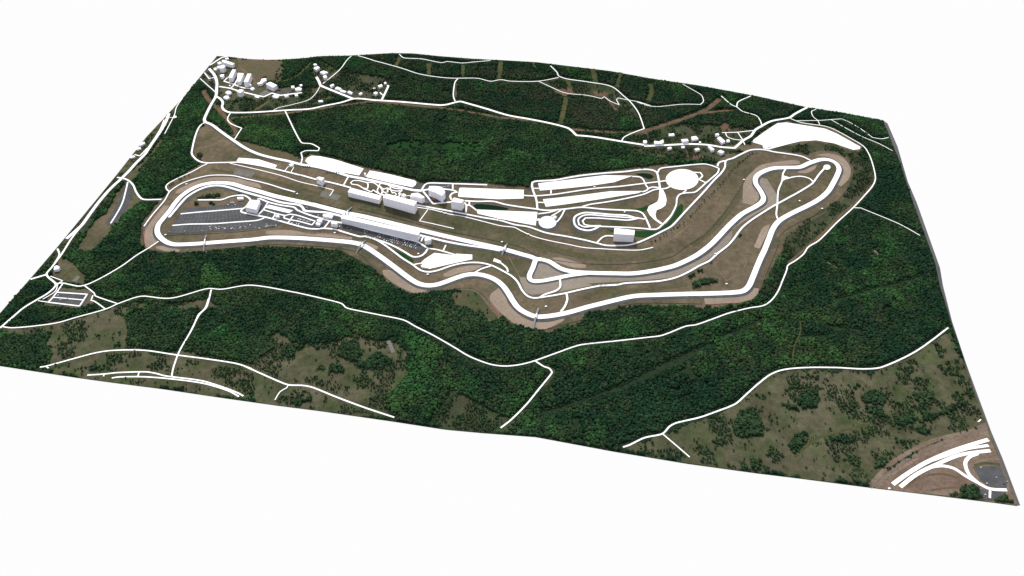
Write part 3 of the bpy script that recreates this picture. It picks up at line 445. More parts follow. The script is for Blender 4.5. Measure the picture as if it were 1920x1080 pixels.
for k, p, wd, mm in (('R1', [(420,590),(620,572),(900,548),(1200,508),(1450,472),(1600,450),(1700,455),(1890,468)], 13, 'dirt'), ('R10', [(60,365),(300,390),(500,408),(700,440),(880,472),(1080,490),(1250,520)], 13, 'dirt'), ('R10', [(1340,548),(1500,560),(1700,570),(1850,572)], 14, 'dirt'),
    ('R5', [(0,248),(100,235),(250,190),(400,140),(520,90),(610,20)], 19, 'dirt'), ('R5', [(420,130),(540,110),(700,95)], 14, 'dirt'), ('R1', [(620,525),(740,450)], 10, 'dirt'), ('R1', [(190,360),(225,430),(300,500),(350,560),(420,640),(460,700),(440,745)], 19, 'dirt'),
    ('R10', [(1300,330),(1285,420),(1262,510)], 20, 'clearing'), ('R10', [(1225,290),(1290,320),(1340,300)], 12, 'dirt'), ('R10', [(1310,210),(1330,270)], 16, 'clearing'), ('R10', [(1560,320),(1600,370),(1640,420)], 9, 'dirt'), ('R10', [(1080,95),(1090,130)], 12, 'clearing'), ('R10', [(560,240),(556,330)], 7, 'dirt'), ('R10', [(180,60),(150,125)], 16, 'clearing'), ('R10', [(375,105),(375,180)], 20, 'clearing'), ('R10', [(605,115),(605,190)], 16, 'clearing'), ('R10', [(862,92),(848,205)], 20, 'clearing'),
    ('R10', [(1480,140),(1500,232)], 20, 'clearing'), ('R10', [(1670,165),(1645,262)], 16, 'clearing'), ('R5', [(130,30),(150,-40),(140,-80)], 20, 'clearing'), ('R1', [(860,280),(980,230),(1100,120)], 16, 'clearing'),
    ('R11', [(600,850),(760,680),(950,560),(1150,470),(1400,410),(1560,360)], 12, 'paledirt'), ('R5', [(1640,600),(1560,690),(1400,830),(1300,935)], 8, 'dirt'), ('RF', [(440,470),(600,330),(800,270),(1000,215)], 7, 'clearing'),
    ('R14', [(450,160),(500,200),(470,260),(430,310)], 7, 'clearing'), ('R9', [(1440,580),(1440,660),(1400,760),(1390,860)], 5, 'clearing'), ('R15', [(860,320),(885,350)], 8, 'paledirt'), ('R15', [(540,400),(610,440)], 6, 'paledirt'), ('R13', [(965,140),(1000,220)], 11, 'paving'),
    ('R15', [(280,410),(480,240),(640,80)], 9, 'dirt')):
    ribbon('dirt_track' if mm != 'clearing' else 'clearing', Z(k, p), wd, M[mm], 'patch', clear=2.5)
for k, p in (('R10', [(1225,280),(1340,270),(1350,310),(1290,325),(1230,300)]), ('R10', [(1480,290),(1560,290),(1590,310),(1560,330),(1500,325)]), ('R9', [(1200,580),(1330,560),(1310,595),(1230,600)]), ('RA', [(110,180),(270,85),(350,200),(350,300),(170,320)]), ('R5', [(380,370),(470,395),(520,420),(430,430),(370,405)])):
    drape('bare_ground', Z(k, p), M['dirt'], 'patch')

# ------------------------------------------------------------------ land cover
OPEN = [
 Z('P', [(262,460),(266,420),(290,385),(315,360),(313,345),(330,335),(380,305),(362,290),(363,262),(375,240),(390,228),(405,236),(442,261),(495,274),(540,285),(565,297),(580,290),(620,297),(690,315),(780,338),(800,345),(840,343),(915,343),(960,347),(1000,352),(1000,338),(1100,325),(1175,315),(1240,308),(1300,312),(1345,305),(1362,290),(1410,280),(1440,283),(1500,285),(1540,280),(1580,285),(1603,310),(1600,340),(1580,370),(1530,400),(1500,420),(1480,445),(1465,475),(1445,510),(1428,540),(1415,562),(1380,572),(1320,575),(1200,574),(1130,585),(1080,600),(1030,620),(1000,622),(960,607),(925,585),(890,552),(860,545),(820,548),(770,554),(730,532),(700,505),(670,485),(640,470),(560,465),(480,463),(400,472),(330,475),(285,473)]),
 Z('P', [(1360,275),(1405,270),(1440,240),(1480,228),(1560,238),(1620,275),(1610,285),(1560,272),(1500,270),(1440,284),(1390,282)]),
 Z('R1', [(200,200),(290,80),(480,90),(820,95),(830,130),(870,190),(860,240),(800,300),(700,260),(640,300),(820,330),(1020,330),(1020,400),(820,410),(600,430),(440,420),(340,420),(310,330),(290,230)]),
 Z('R7', [(840,60),(900,170),(920,200),(870,240),(760,340),(690,440),(640,500),(580,530),(500,510),(570,400),(620,330),(700,270),(760,150)]),
 Z('R7', [(400,560),(480,600),(560,680),(540,740),(400,720),(340,680)]),
 Z('R8', [(740,400),(830,370),(930,400),(1000,480),(1080,560),(1030,590),(950,560),(850,520),(760,500)]),
 Z('R7', [(360,760),(600,780),(610,860),(540,900),(290,880)]),
 Z('R6', [(1380,740),(1340,840),(1250,950),(1150,1060),(1080,1080),(1260,900),(1350,760)]),
 Z('R7', [(840,0),(930,0),(880,60),(840,60),(790,70)]),
 Z('R11', [(560,875),(680,780),(850,650),(1050,530),(1300,430),(1575,315),(1720,650),(1860,1040),(1600,1000),(800,920)]),
]
SCRUB = [  # (outline, share of ground under shrubs)
 (Z('R12', [(0,200),(60,240),(340,250),(350,330),(330,470),(420,510),(700,560),(1100,600),(1400,650),(1640,690),(1900,720),(1900,460),(1600,430),(1200,370),(850,340),(840,140),(900,70),(1100,40),(1350,100),(1500,60),(1390,0),(1200,30),(900,20),(700,90),(400,160),(80,200)]), .38),
 (Z('R13', [(0,300),(100,230),(230,60),(300,170),(450,150),(640,120),(760,100),(1080,190),(1080,330),(1000,450),(930,520),(960,640),(560,640),(200,570),(0,500)]), .34),
 (Z('R13', [(1270,700),(1400,480),(1700,600),(1872,740),(1750,770),(1300,730)]), .6),
 (Z('P', [(1165,842),(1240,815),(1270,803),(1340,778),(1400,742),(1450,702),(1500,695),(1640,695),(1700,670),(1780,622),(1812,690),(1855,800),(1740,830),(1680,865),(1633,914),(1500,897),(1290,870)]), .30),
 (Z('R5', [(1640,500),(1660,560),(1640,620),(1510,750),(1400,850),(1300,940),(1180,1060),(1000,1080),(1080,900),(1200,810),(1400,700),(1500,560),(1540,440)]), .68),
 (Z('R5', [(850,350),(1260,300),(1400,330),(1540,380),(1600,460),(1560,540),(1500,440),(1380,380),(1200,395),(1000,380)]), .62),
 (Z('R5', [(0,250),(240,195),(620,190),(830,230),(760,330),(640,440),(400,440),(80,400),(0,340)]), .62),
 (Z('R1', [(1090,200),(1170,110),(1400,200),(1760,260),(1760,430),(1450,430),(1180,330)]), .6),
 (Z('R1', [(150,260),(200,200),(310,330),(330,440),(480,440),(640,430),(1040,410),(1040,340),(1160,320),(1300,420),(1100,500),(800,540),(400,540),(300,400)]), .72),
 (Z('R6', [(1560,390),(1400,570),(1200,770),(980,1080),(1040,1080),(1300,800),(1430,600)]), .5),
 (Z('R7', [(700,100),(760,30),(800,60),(560,400),(400,560),(330,620),(200,700),(160,740),(400,480)]), .6),
 (Z('R10', [(1110,230),(1250,200),(1600,260),(1740,370),(1830,540),(1700,440),(1560,350),(1300,320)]), .7),
 (Z('R2', [(560,400),(770,375),(840,390),(1000,375),(1030,395),(950,385),(860,400),(780,440),(600,420)]), .75),
]
COPSE = [Z('RF', [(455,20),(480,-20),(600,-20),(640,30),(620,90),(520,100),(470,70)]), Z('RF', [(970,0),(1000,-30),(1110,-20),(1120,50),(1080,80),(1010,60)]), Z('RF', [(1000,90),(1080,100),(1140,160),(1070,180),(1020,140)]),
 Z('RF', [(1190,190),(1290,150),(1325,180),(1260,235),(1200,225)]), Z('RF', [(0,140),(120,110),(200,200),(210,290),(140,320),(0,290)]), Z('RF', [(380,350),(440,310),(550,310),(500,400),(440,430),(380,390)]),
 Z('RF', [(0,500),(80,560),(0,570)]), Z('RF', [(100,480),(180,480),(200,540),(140,565),(100,530)]), Z('RF', [(1400,170),(1560,120),(1690,25),(1715,60),(1600,140),(1450,195)]), Z('RF', [(1360,255),(1400,240),(1445,270),(1400,300),(1365,285)]),
 Z('RF', [(1015,495),(1080,490),(1150,480),(1120,530),(1040,550)]), Z('RF', [(700,330),(880,300),(900,330),(800,370),(720,360)]), Z('RF', [(1320,0),(1480,0),(1440,60),(1380,100)]), Z('RF', [(350,60),(440,60),(470,120),(390,110)]),
 Z('RF', [(760,270),(810,270),(800,300),(765,295)]), Z('R11', [(1250,935),(1420,860),(1500,890),(1570,980),(1300,950)]), Z('R11', [(1650,980),(1740,920),(1800,1000),(1720,1000)]), Z('R8', [(620,430),(740,400),(750,470),(850,520),(940,540),(1020,600),(700,560)]),
 Z('R2', [(570,415),(620,395),(770,375),(775,395),(680,412),(600,425)]), Z('R2', [(800,410),(870,385),(950,372),(1005,375),(960,385),(880,398)]), Z('R2', [(565,440),(590,432),(590,465),(568,468)]), Z('R2', [(690,458),(740,452),(745,464),(700,468)]), Z('R2', [(575,45),(620,35),(640,55),(600,70)]), Z('R9', [(710,325),(780,305),(870,305),(880,325),(720,360)]), Z('R9', [(750,240),(780,230),(785,250),(760,255)]), Z('R9', [(680,275),(715,265),(720,280),(690,290)]),
 Z('R9', [(830,185),(850,178),(850,190),(835,198)]), Z('R5', [(730,940),(750,925),(765,945),(735,958)]), Z('R13', [(580,320),(640,300),(660,340),(600,365)]), Z('R13', [(318,540),(420,520),(430,545),(370,575)]),
 Z('R12', [(860,160),(920,90),(1100,90),(1340,120),(1280,220),(1200,350),(850,330)]), Z('R13', [(630,170),(740,120),(770,200),(750,290),(640,250)]), Z('R13', [(740,270),(900,200),(1000,300),(880,340),(760,320)]),
 Z('R13', [(240,210),(330,170),(400,180),(320,240),(250,260)]), Z('R12', [(0,260),(340,240),(350,330),(280,460),(0,450)]), Z('R12', [(580,450),(640,450),(650,480),(590,485)]), Z('R13', [(0,100),(150,100),(210,180),(180,230),(60,280),(0,290)])]
SCRUB2 = [(Z('R5', [(850,352),(1100,332),(1260,305),(1400,332),(1540,388),(1610,440),(1600,520),(1560,600),(1500,650),(1450,690),(1490,600),(1520,500),(1480,425),(1400,372),(1250,375),(1200,400),(1100,378),(900,352)]), .62),
 (Z('R5', [(1610,440),(1650,500),(1655,560),(1630,620),(1510,745),(1400,845),(1300,940),(1180,1060),(1020,1080),(1060,940),(1200,840),(1300,800),(1430,715),(1500,650),(1580,580)]), .66),
 (Z('R1', [(200,200),(290,80),(480,90),(460,180),(380,260),(620,310),(830,330),(1030,320),(1030,400),(820,420),(600,430),(440,430),(340,430),(310,330),(290,230)]), .26),
 (Z('R1', [(840,95),(870,150),(830,130),(860,260),(800,300),(760,280)]), .3)]
# ground colours (base colours of floor, meadow, field)
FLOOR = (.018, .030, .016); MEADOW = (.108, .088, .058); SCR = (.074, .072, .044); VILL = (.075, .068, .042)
def cover(px, py, wx, wy):
    """0 forest 1 open meadow 2 scrub; plus share of shrubs"""
    e_ = 1+1.6*((py > 575) | (py < 250)); jx = px+e_*(3.5*(vn(wx, wy, 22, 5)-.5)+2*(vn(wx, wy, 9, 7)-.5)); jy = py+e_*(3.0*(vn(wx, wy, 22, 15)-.5)+1.5*(vn(wx, wy, 9, 17)-.5))
    m_ = (py > 575) & (px < 1640); jx = jx+m_*16*(vn(wx, wy, 60, 25)-.5); jy = jy+m_*14*(vn(wx, wy, 60, 26)-.5)
    k = np.zeros(px.shape, int); dn = np.ones(px.shape)
    for poly, d in SCRUB:
        m = inside(jx, jy, poly); k[m] = 2; dn[m] = d
    for i, poly in enumerate(OPEN):
        m = inside(jx, jy, poly); k[m] = 1; dn[m] = 0.
    for poly, d in SCRUB2:
        m = inside(jx, jy, poly); k[m] = 2; dn[m] = d
    for poly in COPSE:
        m = inside(jx, jy, poly); k[m] = 3; dn[m] = 1.
    return k, dn
NU, NV = 760, 520
gu, gv = np.meshgrid(np.linspace(0, 1, NU), np.linspace(0, 1, NV)); gx, gy = uv2xy(gu.ravel(), gv.ravel()); gz = hz(gx, gy)
gpx, gpy = proj(gx, gy, gz)
k, dn = cover(gpx, gpy, gx, gy)
col = np.ones((len(gx), 4)); col[:, :3] = FLOOR; col[:, 3] = 0
n1 = fbm(gx, gy, 160, 31); n2 = fbm(gx, gy, 45, 41)
mead = np.array(MEADOW)[None]*(1-(n1[:, None]-.5)*.5)
green = np.array((.062, .068, .035))[None]
tt = np.clip((n1-.5)*2.6+(n2-.5)*1.2+.15, 0, .75)[:, None]; mead = mead*(1-tt)+green*tt
scr = np.array(SCR)[None]*(1-(n1[:, None]-.5)*.3); t3 = np.clip((n2-.42)*3, 0, .8)[:, None]; scr = scr*(1-t3)+np.array((.045, .062, .026))[None]*t3
col[k == 1, :3] = mead[k == 1]; col[k == 2, :3] = scr[k == 2]; col[k == 1, 3] = 1; col[k == 2, 3] = .35
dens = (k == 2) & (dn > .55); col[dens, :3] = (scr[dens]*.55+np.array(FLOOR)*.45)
me = bpy.data.meshes.new('ground'); nv = len(gx)
me.vertices.add(nv); me.vertices.foreach_set('co', np.stack([gx, gy, gz], 1).astype(np.float32).ravel())
I = np.arange(nv).reshape(NV, NU); q = np.stack([I[1:, :-1], I[1:, 1:], I[:-1, 1:], I[:-1, :-1]], -1).reshape(-1, 4)
me.loops.add(q.size); me.loops.foreach_set('vertex_index', q.ravel().astype(np.int32))
me.polygons.add(len(q)); me.polygons.foreach_set('loop_start', np.arange(0, q.size, 4, dtype=np.int32))
me.polygons.foreach_set('use_smooth', np.ones(len(q), bool)); me.update(calc_edges=True); me.validate()
ca = me.color_attributes.new('cover', 'FLOAT_COLOR', 'POINT'); ca.data.foreach_set('color', col.astype(np.float32).ravel())
mg = bpy.data.materials.new('ground_cover'); mg.use_nodes = True; n = mg.node_tree; bsdf = n.nodes['Principled BSDF']; bsdf.inputs['Roughness'].default_value = .95; bsdf.inputs['Specular IOR Level'].default_value = 0
at = n.nodes.new('ShaderNodeAttribute'); at.attribute_name = 'cover'; ge = n.nodes.new('ShaderNodeNewGeometry')
src = at.outputs['Color']
for sc, lo, hi in ((.012, .80, 1.22), (.06, .78, 1.22), (.35, .72, 1.3)):
    t = n.nodes.new('ShaderNodeTexNoise'); t.inputs['Scale'].default_value = sc; t.inputs['Detail'].default_value = 5; n.links.new(ge.outputs['Position'], t.inputs['Vector'])
    r = n.nodes.new('ShaderNodeMapRange'); r.inputs['From Min'].default_value = .3; r.inputs['From Max'].default_value = .7; r.inputs['To Min'].default_value = lo; r.inputs['To Max'].default_value = hi
    n.links.new(t.outputs['Fac'], r.inputs['Value']); s = n.nodes.new('ShaderNodeVectorMath'); s.operation = 'SCALE'; n.links.new(src, s.inputs[0]); n.links.new(r.outputs[0], s.inputs['Scale']); src = s.outputs[0]
t = n.nodes.new('ShaderNodeTexNoise'); t.inputs['Scale'].default_value = .018; t.inputs['Detail'].default_value = 6; n.links.new(ge.outputs['Position'], t.inputs['Vector'])
r = n.nodes.new('ShaderNodeMapRange'); r.inputs['From Min'].default_value = .50; r.inputs['From Max'].default_value = .78; n.links.new(t.outputs['Fac'], r.inputs['Value'])
mm = n.nodes.new('ShaderNodeMath'); mm.operation = 'MULTIPLY'; n.links.new(r.outputs[0], mm.inputs[0]); n.links.new(at.outputs['Alpha'], mm.inputs[1])
x = n.nodes.new('ShaderNodeMix'); x.data_type = 'RGBA'; x.inputs['B'].default_value = (.118, .090, .066, 1); n.links.new(mm.outputs[0], x.inputs['Factor']); n.links.new(src, x.inputs['A'])
n.links.new(x.outputs['Result'], bsdf.inputs['Base Color'])
me.materials.append(mg); go = bpy.data.objects.new('ground', me); COL.objects.link(go); go['kind'] = 'structure'

# the cut edge of the ground block
def skirt(name, us, vs, depth, m, outp=None):
    x, y = uv2xy(us, vs); z = hz(x, y)+.02; bx, by, bz = x.copy(), y.copy(), z-depth
    if outp is not None:
        bz = z-outp[1]; px, py = proj(x, y, z); o = outp[0]
        ox = np.interp(py, o[:, 1], o[:, 0]); bx, by = atz(np.maximum(ox, px+.3), py, bz)
    V = np.concatenate([np.stack([x, y, z], 1), np.stack([bx, by, bz], 1)]); n_ = len(x)
    meshobj(name, V, [(i, i+1, n_+i+1, n_+i) for i in range(n_-1)], m, kind='structure')
L = np.linspace(0, 1, 240)
skirt('ground_edge', L, np.ones(240), 2.6, M['rail']); skirt('ground_edge', np.zeros(240), L, 2.0, M['rail']); skirt('ground_edge', L, np.zeros(240), 2.0, M['rail'])
RO = np.array([(1655,225),(1664,231),(1683,275),(1702,340),(1719,380),(1762.5,502),(1768,535),(1785,602),(1811,680),(1825.5,720),(1858.5,809),(1880,860),(1913.5,949)], float)
skirt('ground_edge', np.ones(240), L, 30, M['stone'], (RO, 30.))

# ------------------------------------------------------------------ buildings
BCLR = []
def building(zk, roof, hpx, label, cat='house', group=None, name='house', tint=None, extra=None):
    pz = Z(zk, roof); c = pz.mean(0); hp = hpx/ZO[zk][2]
    gx_, gy_, gz_ = (float(v) for v in G(c[0], c[1]+hp))
    lo, hi = 0., 120.
    for _ in range(30):
        mid = (lo+hi)/2; yy = proj(gx_, gy_, gz_+mid)[1]
        if yy > c[1]: lo = mid
        else: hi = mid
    hgt = (lo+hi)/2; X, Y = atz(pz[:, 0], pz[:, 1], gz_+hgt)
    P = np.stack([X, Y], 1); ar = sum(P[i-1][0]*P[i][1]-P[i][0]*P[i-1][1] for i in range(len(P)))
    if ar < 0: P = P[::-1]
    cx, cy = P.mean(0); zb = float(hz(P[:, 0], P[:, 1]).min())-1.
    root = empty(name, (cx, cy, zb), label, cat, group)
    n_ = len(P); L_ = P-(cx, cy); top = gz_+hgt-zb
    def prism(nm, Q, z0, z1, m, bottom=False):
        V = [(x, y, z0) for x, y in Q]+[(x, y, z1) for x, y in Q]
        Fc = [(i, (i+1) % n_, n_+(i+1) % n_, n_+i) for i in range(n_)]+[tuple(range(n_, 2*n_))]
        if bottom: Fc.append(tuple(range(n_))[::-1])
        return meshobj(nm, V, Fc, m, root)
    sc = 1+.25/max(3, np.hypot(L_[:, 0], L_[:, 1]).mean())
    prism('wall', L_, 0, top-.5, M['wall']); prism('roof', L_*sc, top-.5, top, M['roof'], True)
    r = np.hypot(L_[:, 0], L_[:, 1]).max()
    if extra == 'redbase':
        o = prism('wall', L_*(1+.6/r), .0, 2.8, M['redroof']); o['label'] = 'brick red strip along the foot of the wall'
    BCLR.append((cx, cy, r+3)); BCLR.append((cx, cy-7, r+1)); BCLR.append((cx, cy-hgt*.7, r))
    for t in np.linspace(0, 1, 9):
        for i in range(n_):
            q_ = P[i]*(1-t)+P[(i+1) % n_]*t; BCLR.append((q_[0], q_[1]-3, 7))
    return root
VG = 'white block houses of the hill village'; AG = 'tall white apartment blocks side by side'; HG_ = 'white houses along the forest hamlet road'; RG = 'small white houses by the long white road'
B = building
B('RC', [(440,150),(480,145),(715,225),(670,265),(430,185)], 85, 'long white slab building with grey side wall at the top left of the village', 'building', None, 'apartment_block')
B('RC', [(325,215),(385,180),(430,210),(385,240)], 45, 'small white block touching the left end of the long slab building', group=VG)
B('RC', [(240,345),(285,315),(325,350),(275,375)], 38, 'small white block furthest left in the village, beside the wide road', group=VG)
B('RC', [(310,310),(350,280),(400,290),(380,330)], 45, 'low white link block between the leftmost block and the white tower', group=VG)
B('RC', [(375,330),(400,275),(460,255),(510,290),(455,340)], 110, 'white tower house with a strip of red at its foot, below the long slab building', 'tower', None, 'tower_house', extra='redbase')
B('RC', [(385,490),(425,470),(485,475),(460,530),(400,525)], 60, 'small white block alone between the white tower and the left apartment slab', group=VG)
B('RC', [(670,360),(745,365),(660,545),(575,540)], 110, 'leftmost of the three tall white apartment slabs', 'apartment block', AG, 'apartment_block')
B('RC', [(790,440),(925,450),(845,630),(765,625)], 95, 'middle one of the three tall white apartment slabs, road along its left side', 'apartment block', AG, 'apartment_block')
B('RC', [(1010,455),(1095,458),(1015,640),(922,635)], 130, 'rightmost and tallest of the three tall white apartment slabs', 'apartment block', AG, 'apartment_block')
B('RC', [(1045,700),(1070,685),(1095,700),(1080,720)], 55, 'narrow white annex at the foot of the rightmost apartment slab', group=VG)
B('RC', [(1070,790),(1130,755),(1170,795),(1110,820)], 38, 'white house at the end of the short road under the apartment slabs', group=VG)
B('RC', [(1230,665),(1290,650),(1330,570),(1425,558),(1435,610),(1370,640),(1330,680),(1240,690)], 52, 'white building of joined stepped blocks left of the big square hall', 'building', None, 'building')
B('RC', [(1420,685),(1520,640),(1675,715),(1580,770)], 98, 'big square white hall beside the pale parking area in the village', 'hall', None, 'hall')
B('RC', [(590,715),(620,708),(635,725),(605,735)], 20, 'tiny white shed by the fork below the left apartment slab', 'shed', None, 'shed')
B('RC', [(765,850),(830,810),(905,815),(920,840),(850,885),(790,870)], 112, 'tall white tower standing on the village street below the apartment slabs', 'tower', None, 'tower_house')
B('RC', [(505,880),(560,840),(620,850),(650,890),(570,920)], 42, 'upper of the two white houses left of the street tower', group=VG)
B('RC', [(460,990),(510,950),(570,955),(605,1000),(535,1025)], 42, 'lower of the two white houses left of the street tower', group=VG)
B('RC', [(1170,965),(1210,955),(1280,985),(1255,1000),(1175,985)], 20, 'low white house on the village street right of the street tower', group=VG)
B('RC', [(1570,955),(1620,930),(1720,965),(1680,1000),(1580,985)], 32, 'white house on the street corner below the big square hall', group=VG)
B('RC', [(500,110),(570,90),(590,120),(520,135)], 22, 'white house at the very top edge above the long slab building', group=VG)
B('R1', [(868,400),(900,395),(905,405),(875,410)], 18, 'white house midway along the street right of the big square hall', group=VG)
B('R1', [(955,390),(980,387),(985,400),(960,402)], 18, 'last white house at the right end of the village street', group=VG)
B('R1', [(925,320),(950,317),(955,332),(930,335)], 16, 'small white cube house above the dark car park right of the hall', group=VG)
B('R1', [(958,340),(990,330),(1015,340),(1010,355),(965,355)], 16, 'wider white house above the right end of the village street', group=VG)
B('R1', [(997,308),(1018,305),(1025,318),(1000,322)], 10, 'tiny white house behind the wider one at the right end of the village', group=VG)
B('R1', [(1113,135),(1135,130),(1145,142),(1122,146)], 16, 'topmost white house of the hamlet on the curved lane', group=HG_)
B('R1', [(1115,168),(1150,152),(1168,165),(1140,182)], 22, 'second white house from the top of the hamlet lane, the roundest one', group=HG_)
B('R1', [(1168,203),(1200,190),(1238,205),(1200,218)], 18, 'wide white house in the hamlet with a pale corner to its right', group=HG_)
B('R1', [(1195,237),(1220,228),(1230,245),(1205,252)], 24, 'white house lowest on the hamlet lane, above the road fork', group=HG_)
B('R1', [(1253,314),(1280,302),(1290,312),(1265,325)], 18, 'first white house right of the road fork', group=HG_)
B('R1', [(1295,340),(1315,325),(1350,340),(1335,352)], 15, 'white house left one of the joined row by the hamlet road', group=HG_)
B('R1', [(1337,362),(1350,350),(1392,364),(1382,374)], 12, 'long low white house in the middle of the row by the hamlet road', group=HG_)
B('R1', [(1400,372),(1415,360),(1445,375),(1435,387)], 15, 'right white house of the row by the hamlet road', group=HG_)
B('R1', [(1495,385),(1515,374),(1530,380),(1510,392)], 15, 'small white house alone between the row and the side lane', group=HG_)
B('R1', [(1620,378),(1640,367),(1658,375),(1640,390)], 20, 'white house at the foot of the short side lane', group=HG_)
B('R1', [(1658,317),(1690,305),(1698,320),(1670,330)], 15, 'white house beside the red shed near the top of the side lane', group=HG_)
B('R1', [(1710,290),(1725,285),(1732,296),(1715,302)], 12, 'tiny white house at the top end of the side lane', group=HG_)
B('R1', [(1155,443),(1190,440),(1195,452),(1160,454)], 12, 'lone white house in the trees above the main forest road', 'house', None)
B('R2', [(1355,125),(1385,118),(1400,130),(1375,140)], 14, 'small white gatehouse on its own loop under the main road', 'gatehouse', None, 'gatehouse')
B('R2', [(1587,240),(1610,230),(1655,240),(1632,264)], 48, 'narrow tall white tower standing on the road left of the grandstands', 'tower', None, 'tower_house')
B('R2', [(1045,425),(1115,432),(1080,508),(988,487)], 38, 'large white hall at the right end of the striped car park', 'hall', None, 'hall')
B('R2', [(920,403),(970,400),(975,415),(925,420)], 14, 'small white hut on the grass above the striped car park', 'hut', None, 'hut')
B('R3', [(370,548),(1022,700),(1005,722),(355,580)], 44, 'very long white pit building with pale grey side beside the start straight', 'pit building', None, 'pit_building')
B('RE', [(1090,390),(1105,357),(1190,362),(1265,372),(1240,420)], 30, 'low white building left of the pit building, above the white cube', 'building', None, 'building')
B('RE', [(1225,510),(1245,475),(1340,482),(1320,527)], 58, 'white cube building at the left end of the paddock car park', 'building', None, 'building')
B('RE', [(1000,445),(1085,452),(1065,488),(995,472)], 45, 'upper white block of the stepped pair by the looped car park', 'building', None, 'building')
B('RE', [(975,522),(1000,482),(1060,500),(1035,537)], 35, 'lower white block of the stepped pair by the looped car park', 'building', None, 'building')
B('RE', [(315,400),(330,372),(368,372),(385,400)], 38, 'small pale kiosk between the loops of the paddock roads', 'kiosk', None, 'kiosk')
B('R3', [(1063,748),(1118,738),(1115,764),(1063,770)], 36, 'white cube building right of the pit building, by the pit exit', 'building', None, 'building')
B('R3', [(1030,975),(1070,980),(1075,998),(1035,990)], 12, 'small white building on the left tip of the angular white yard', 'building', None, 'building')
g1 = B('RB', [(140,255),(600,375),(560,435),(95,318)], 66, 'left white grandstand, the lower of the two beside the mini circuit', 'grandstand', 'white grandstands above the start straight', 'grandstand')
g2 = B('RB', [(665,340),(1132,460),(1090,525),(622,402)], 118, 'right white grandstand, the taller of the two, with a deep grey front wall', 'grandstand', 'white grandstands above the start straight', 'grandstand')
B('RB', [(895,365),(930,340),(972,360),(940,387)], 46, 'small white block between the right grandstand and the mini circuit', 'building', None, 'building')
B('RB', [(1030,385),(1055,340),(1150,330),(1250,395),(1200,415),(1110,385)], 74, 'white many-sided building right behind the taller grandstand', 'building', None, 'building')
B('RB', [(1305,290),(1320,230),(1430,230),(1510,245),(1558,320),(1510,375),(1420,330)], 92, 'large white angular building with a fanned outline by the road loop', 'building', None, 'building')
B('RB', [(1645,465),(1690,402),(1840,440),(1802,482)], 112, 'tall white block at the left end of the pond', 'building', None, 'building')
B('R3', [(550,200),(560,196),(568,204),(556,209)], 24, 'thin white post tower between the two long white yards', 'tower', None, 'tower_house')
B('R4', [(1405,618),(1575,637),(1572,678),(1400,668)], 60, 'large white hall with grey front at the lower right of the kart ring', 'hall', None, 'hall')
B('R4', [(885,520),(905,512),(918,525),(900,535)], 14, 'tiny pale hut on the small round pad', 'hut', None, 'hut')
for r, h, l in (([(93,300),(115,298),(120,312),(97,315)], 12, 'leftmost white house above the long white road'), ([(168,303),(200,307),(228,293),(232,312),(210,322),(170,320)], 13, 'white notched house, second from the left above the long road'),
    ([(265,255),(300,252),(305,265),(270,267)], 10, 'white house set highest up in the trees of the roadside hamlet'), ([(350,293),(390,288),(400,302),(360,307)], 14, 'white house in the middle of the row above the long road'),
    ([(418,275),(450,270),(467,288),(425,295)], 14, 'white house with red foot above the long road'), ([(580,255),(600,250),(607,262),(585,265)], 12, 'small white house at the left end of the loop lane'),
    ([(592,284),(612,273),(648,305),(625,316)], 14, 'long white house running down to the road below the loop lane'), ([(655,295),(672,292),(680,305),(660,308)], 10, 'small white house right of the long one below the loop lane'),
    ([(257,347),(280,342),(288,352),(262,358)], 12, 'leftmost white house under the long white road'), ([(350,340),(370,336),(375,347),(355,349)], 9, 'tiny white house just under the long white road'),
    ([(440,357),(465,349),(477,360),(450,368)], 12, 'white house on bare ground below the long road'), ([(530,340),(545,334),(575,360),(555,367)], 14, 'narrow white house slanting under the long road'),
    ([(595,374),(615,363),(642,376),(620,387)], 16, 'many-cornered white house beside the blue pool'), ([(470,308),(482,306),(484,314),(473,315)], 6, 'smallest white shed on the long road')):
    B('R5', r, h, l, 'house', RG, extra='redbase' if 'red foot' in l else None)
B('R7', [(355,625),(370,618),(390,628),(380,642),(350,646)], 16, 'white house by the road junction at the lower left', 'house', None)
for r, h, l in (([(1170,812),(1215,790),(1224,802),(1182,822)], 14, 'topmost white house hanging on the left edge of the land'), ([(1145,845),(1180,835),(1190,847),(1152,857)], 12, 'middle white house on the left edge of the land'),
    ([(1090,915),(1130,905),(1140,917),(1100,927)], 13, 'white house with a red foot on the left edge of the land'), ([(1462,575),(1485,570),(1492,583),(1470,590)], 9, 'small white house beside the upper end of the left highway')):
    B('R6', r, h, l, 'house', 'white houses near the left edge', extra='redbase' if 'red foot' in l else None)
